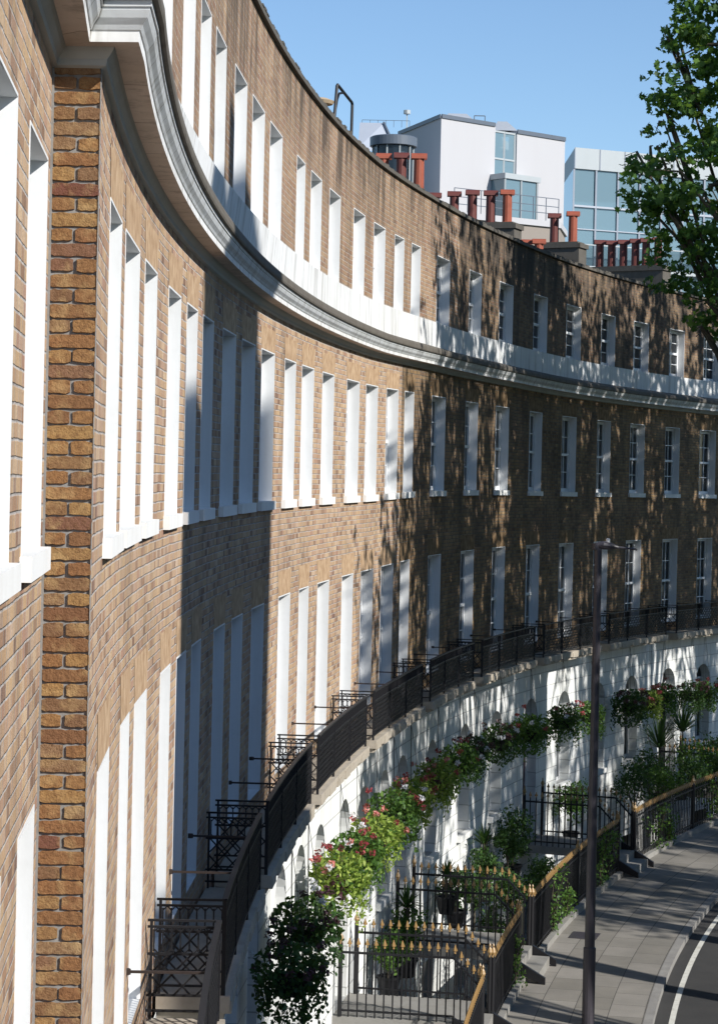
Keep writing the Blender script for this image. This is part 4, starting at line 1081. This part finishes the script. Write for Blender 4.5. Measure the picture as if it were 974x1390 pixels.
# ------------------------------------------------------------------ added block, out of view, shaped to cast the broad facade shadow
def block(u0,u1,v0,v1,top,label):
    p=[uv2xy(u0,v0),uv2xy(u0,v1),uv2xy(u1,v1),uv2xy(u1,v0)]; pts=[(q.x,q.y) for q in p]
    t=thing('shadow_caster',label,'building',(sum(q[0] for q in pts)/4,sum(q[1] for q in pts)/4,0))
    m=MB(); prism(m,pts,-.1,top); m.build('brick_wall',BRD,t)
    m=MB(); prism(m,[(q[0],q[1]) for q in pts],top,top+.35); m.build('parapet',SILL,t)
    a,b=pts[3],pts[0]
    for fl in range(7):
        for w in range(3):
            tt=(w+.5)/3; c=V2(a,b,tt); dx,dy=(b[0]-a[0]),(b[1]-a[1]); L=math.hypot(dx,dy); ux,uy=dx/L,dy/L
            z=1.+fl*3.; o=.03
            for sg in (1,):
                q0=V2(a,b,tt-.6/L,-o*0+.03);q1=V2(a,b,tt+.6/L,.03)
                m=MB(); prism(m,[V2(a,b,tt-.6/L,.05),V2(a,b,tt+.6/L,.05),V2(a,b,tt+.6/L,-.0),V2(a,b,tt-.6/L,-.0)],z,z+1.6); m.build('window',GLASS,t)
    return t
bk_=block(15.7,21.4,8,15,25.9,'added tall brick block out of view, shaped to cast the broad dark shadow')
def extra(u0,u1,v0,v1,z0,z1,nm,mt):
    p=[uv2xy(u0,v0),uv2xy(u0,v1),uv2xy(u1,v1),uv2xy(u1,v0)]; m=MB(); prism(m,[(q.x,q.y) for q in p],z0,z1); m.build(nm,mt,bk_)
extra(14.45,15.69,8,14,-.1,23.5,'left_shadow_tier',BRD); extra(13.0,14.44,8.1,13,-.1,18.4,'low_shadow_tier',BRD); extra(16.9,20.0,8.6,13,26.26,27.7,'top_shadow_tier',MGREY)  # added tiers that step the outline of the cast shadow
def occluder(p0,p1,depth,top,label):  # added unseen mass that keeps low sky light off the facade
    dx,dy=p1[0]-p0[0],p1[1]-p0[1]; L=math.hypot(dx,dy); nx,ny=dy/L,-dx/L
    t=thing('sky_occluder',label,'building',(*p0,0)); m=MB()
    prism(m,[p0,p1,(p1[0]+nx*depth,p1[1]+ny*depth),(p0[0]+nx*depth,p0[1]+ny*depth)],-.1,top); m.build('brick_wall',BRD,t)
    m=MB(); prism(m,[V2(p0,p1,0,-.15),V2(p0,p1,1,-.15),(p1[0]+nx*depth,p1[1]+ny*depth),(p0[0]+nx*depth,p0[1]+ny*depth)],top,top+.3); m.build('parapet',SILL,t)
    for fl in range(int(top//3)):
        for w in range(int(L//5)):
            tt=(w+.5)*5/L; z=1.+fl*3.
            m=MB(); prism(m,[V2(p0,p1,tt-.8/L,-.05),V2(p0,p1,tt+.8/L,-.05),V2(p0,p1,tt+.8/L,0),V2(p0,p1,tt-.8/L,0)],z,z+1.7); m.build('window',GLASS,t)
a_,b_,c_,d_=uv2xy(-25,9),uv2xy(13.5,9),uv2xy(22.5,13),uv2xy(95,13)
occluder((b_.x,b_.y),(a_.x,a_.y),-9,10.5,'added low brick hall across the garden behind the camera, beyond the right edge')
occluder((d_.x,d_.y),(c_.x,c_.y),-9,15.5,'added long brick hall across the garden facing the crescent, beyond the right edge')
# ------------------------------------------------------------------ camera, light, world
cam=bpy.data.cameras.new('camera'); co=bpy.data.objects.new('camera',cam); col.objects.link(co)
cam.sensor_fit='HORIZONTAL'; cam.sensor_width=36; cam.lens=36*3000/974; cam.shift_y=-45/974.; cam.shift_x=0
cam.clip_start=.1; cam.clip_end=3000
pitch=math.atan(9.9/3000); roll=math.atan(.0215)
co.matrix_world=Matrix.Translation((0,0,EYE))@Matrix.Rotation(math.pi/2-pitch,4,'X')@Matrix.Rotation(roll,4,'Z')
SC.camera=co
L=Vector((-1,.8,-.78)).normalized()
el=math.asin(-L.z); az=math.atan2(1,-.8)
sun=bpy.data.lights.new('sun','SUN'); sun.energy=5.0; sun.angle=math.radians(.53); sun.color=(1,.965,.91)
so=bpy.data.objects.new('sun',sun); col.objects.link(so); so.rotation_euler=L.to_track_quat('-Z','Y').to_euler(); so.location=(30,-20,40)
w=bpy.data.worlds.new('World'); SC.world=w; w.use_nodes=True; nt=w.node_tree; nt.nodes.clear()
sky=nt.nodes.new('ShaderNodeTexSky'); sky.sky_type='NISHITA'; sky.sun_disc=False; sky.sun_elevation=el; sky.sun_rotation=az; sky.altitude=50; sky.air_density=1.0; sky.dust_density=.1; sky.ozone_density=4.5
bg=nt.nodes.new('ShaderNodeBackground'); bg.inputs[1].default_value=.12; ow=nt.nodes.new('ShaderNodeOutputWorld')
nt.links.new(sky.outputs[0],bg.inputs[0]); nt.links.new(bg.outputs[0],ow.inputs[0])
SC.view_settings.view_transform='Standard'; SC.view_settings.look='None'; SC.view_settings.exposure=.3; SC.view_settings.gamma=1
SC.render.resolution_x=717; SC.render.resolution_y=1024
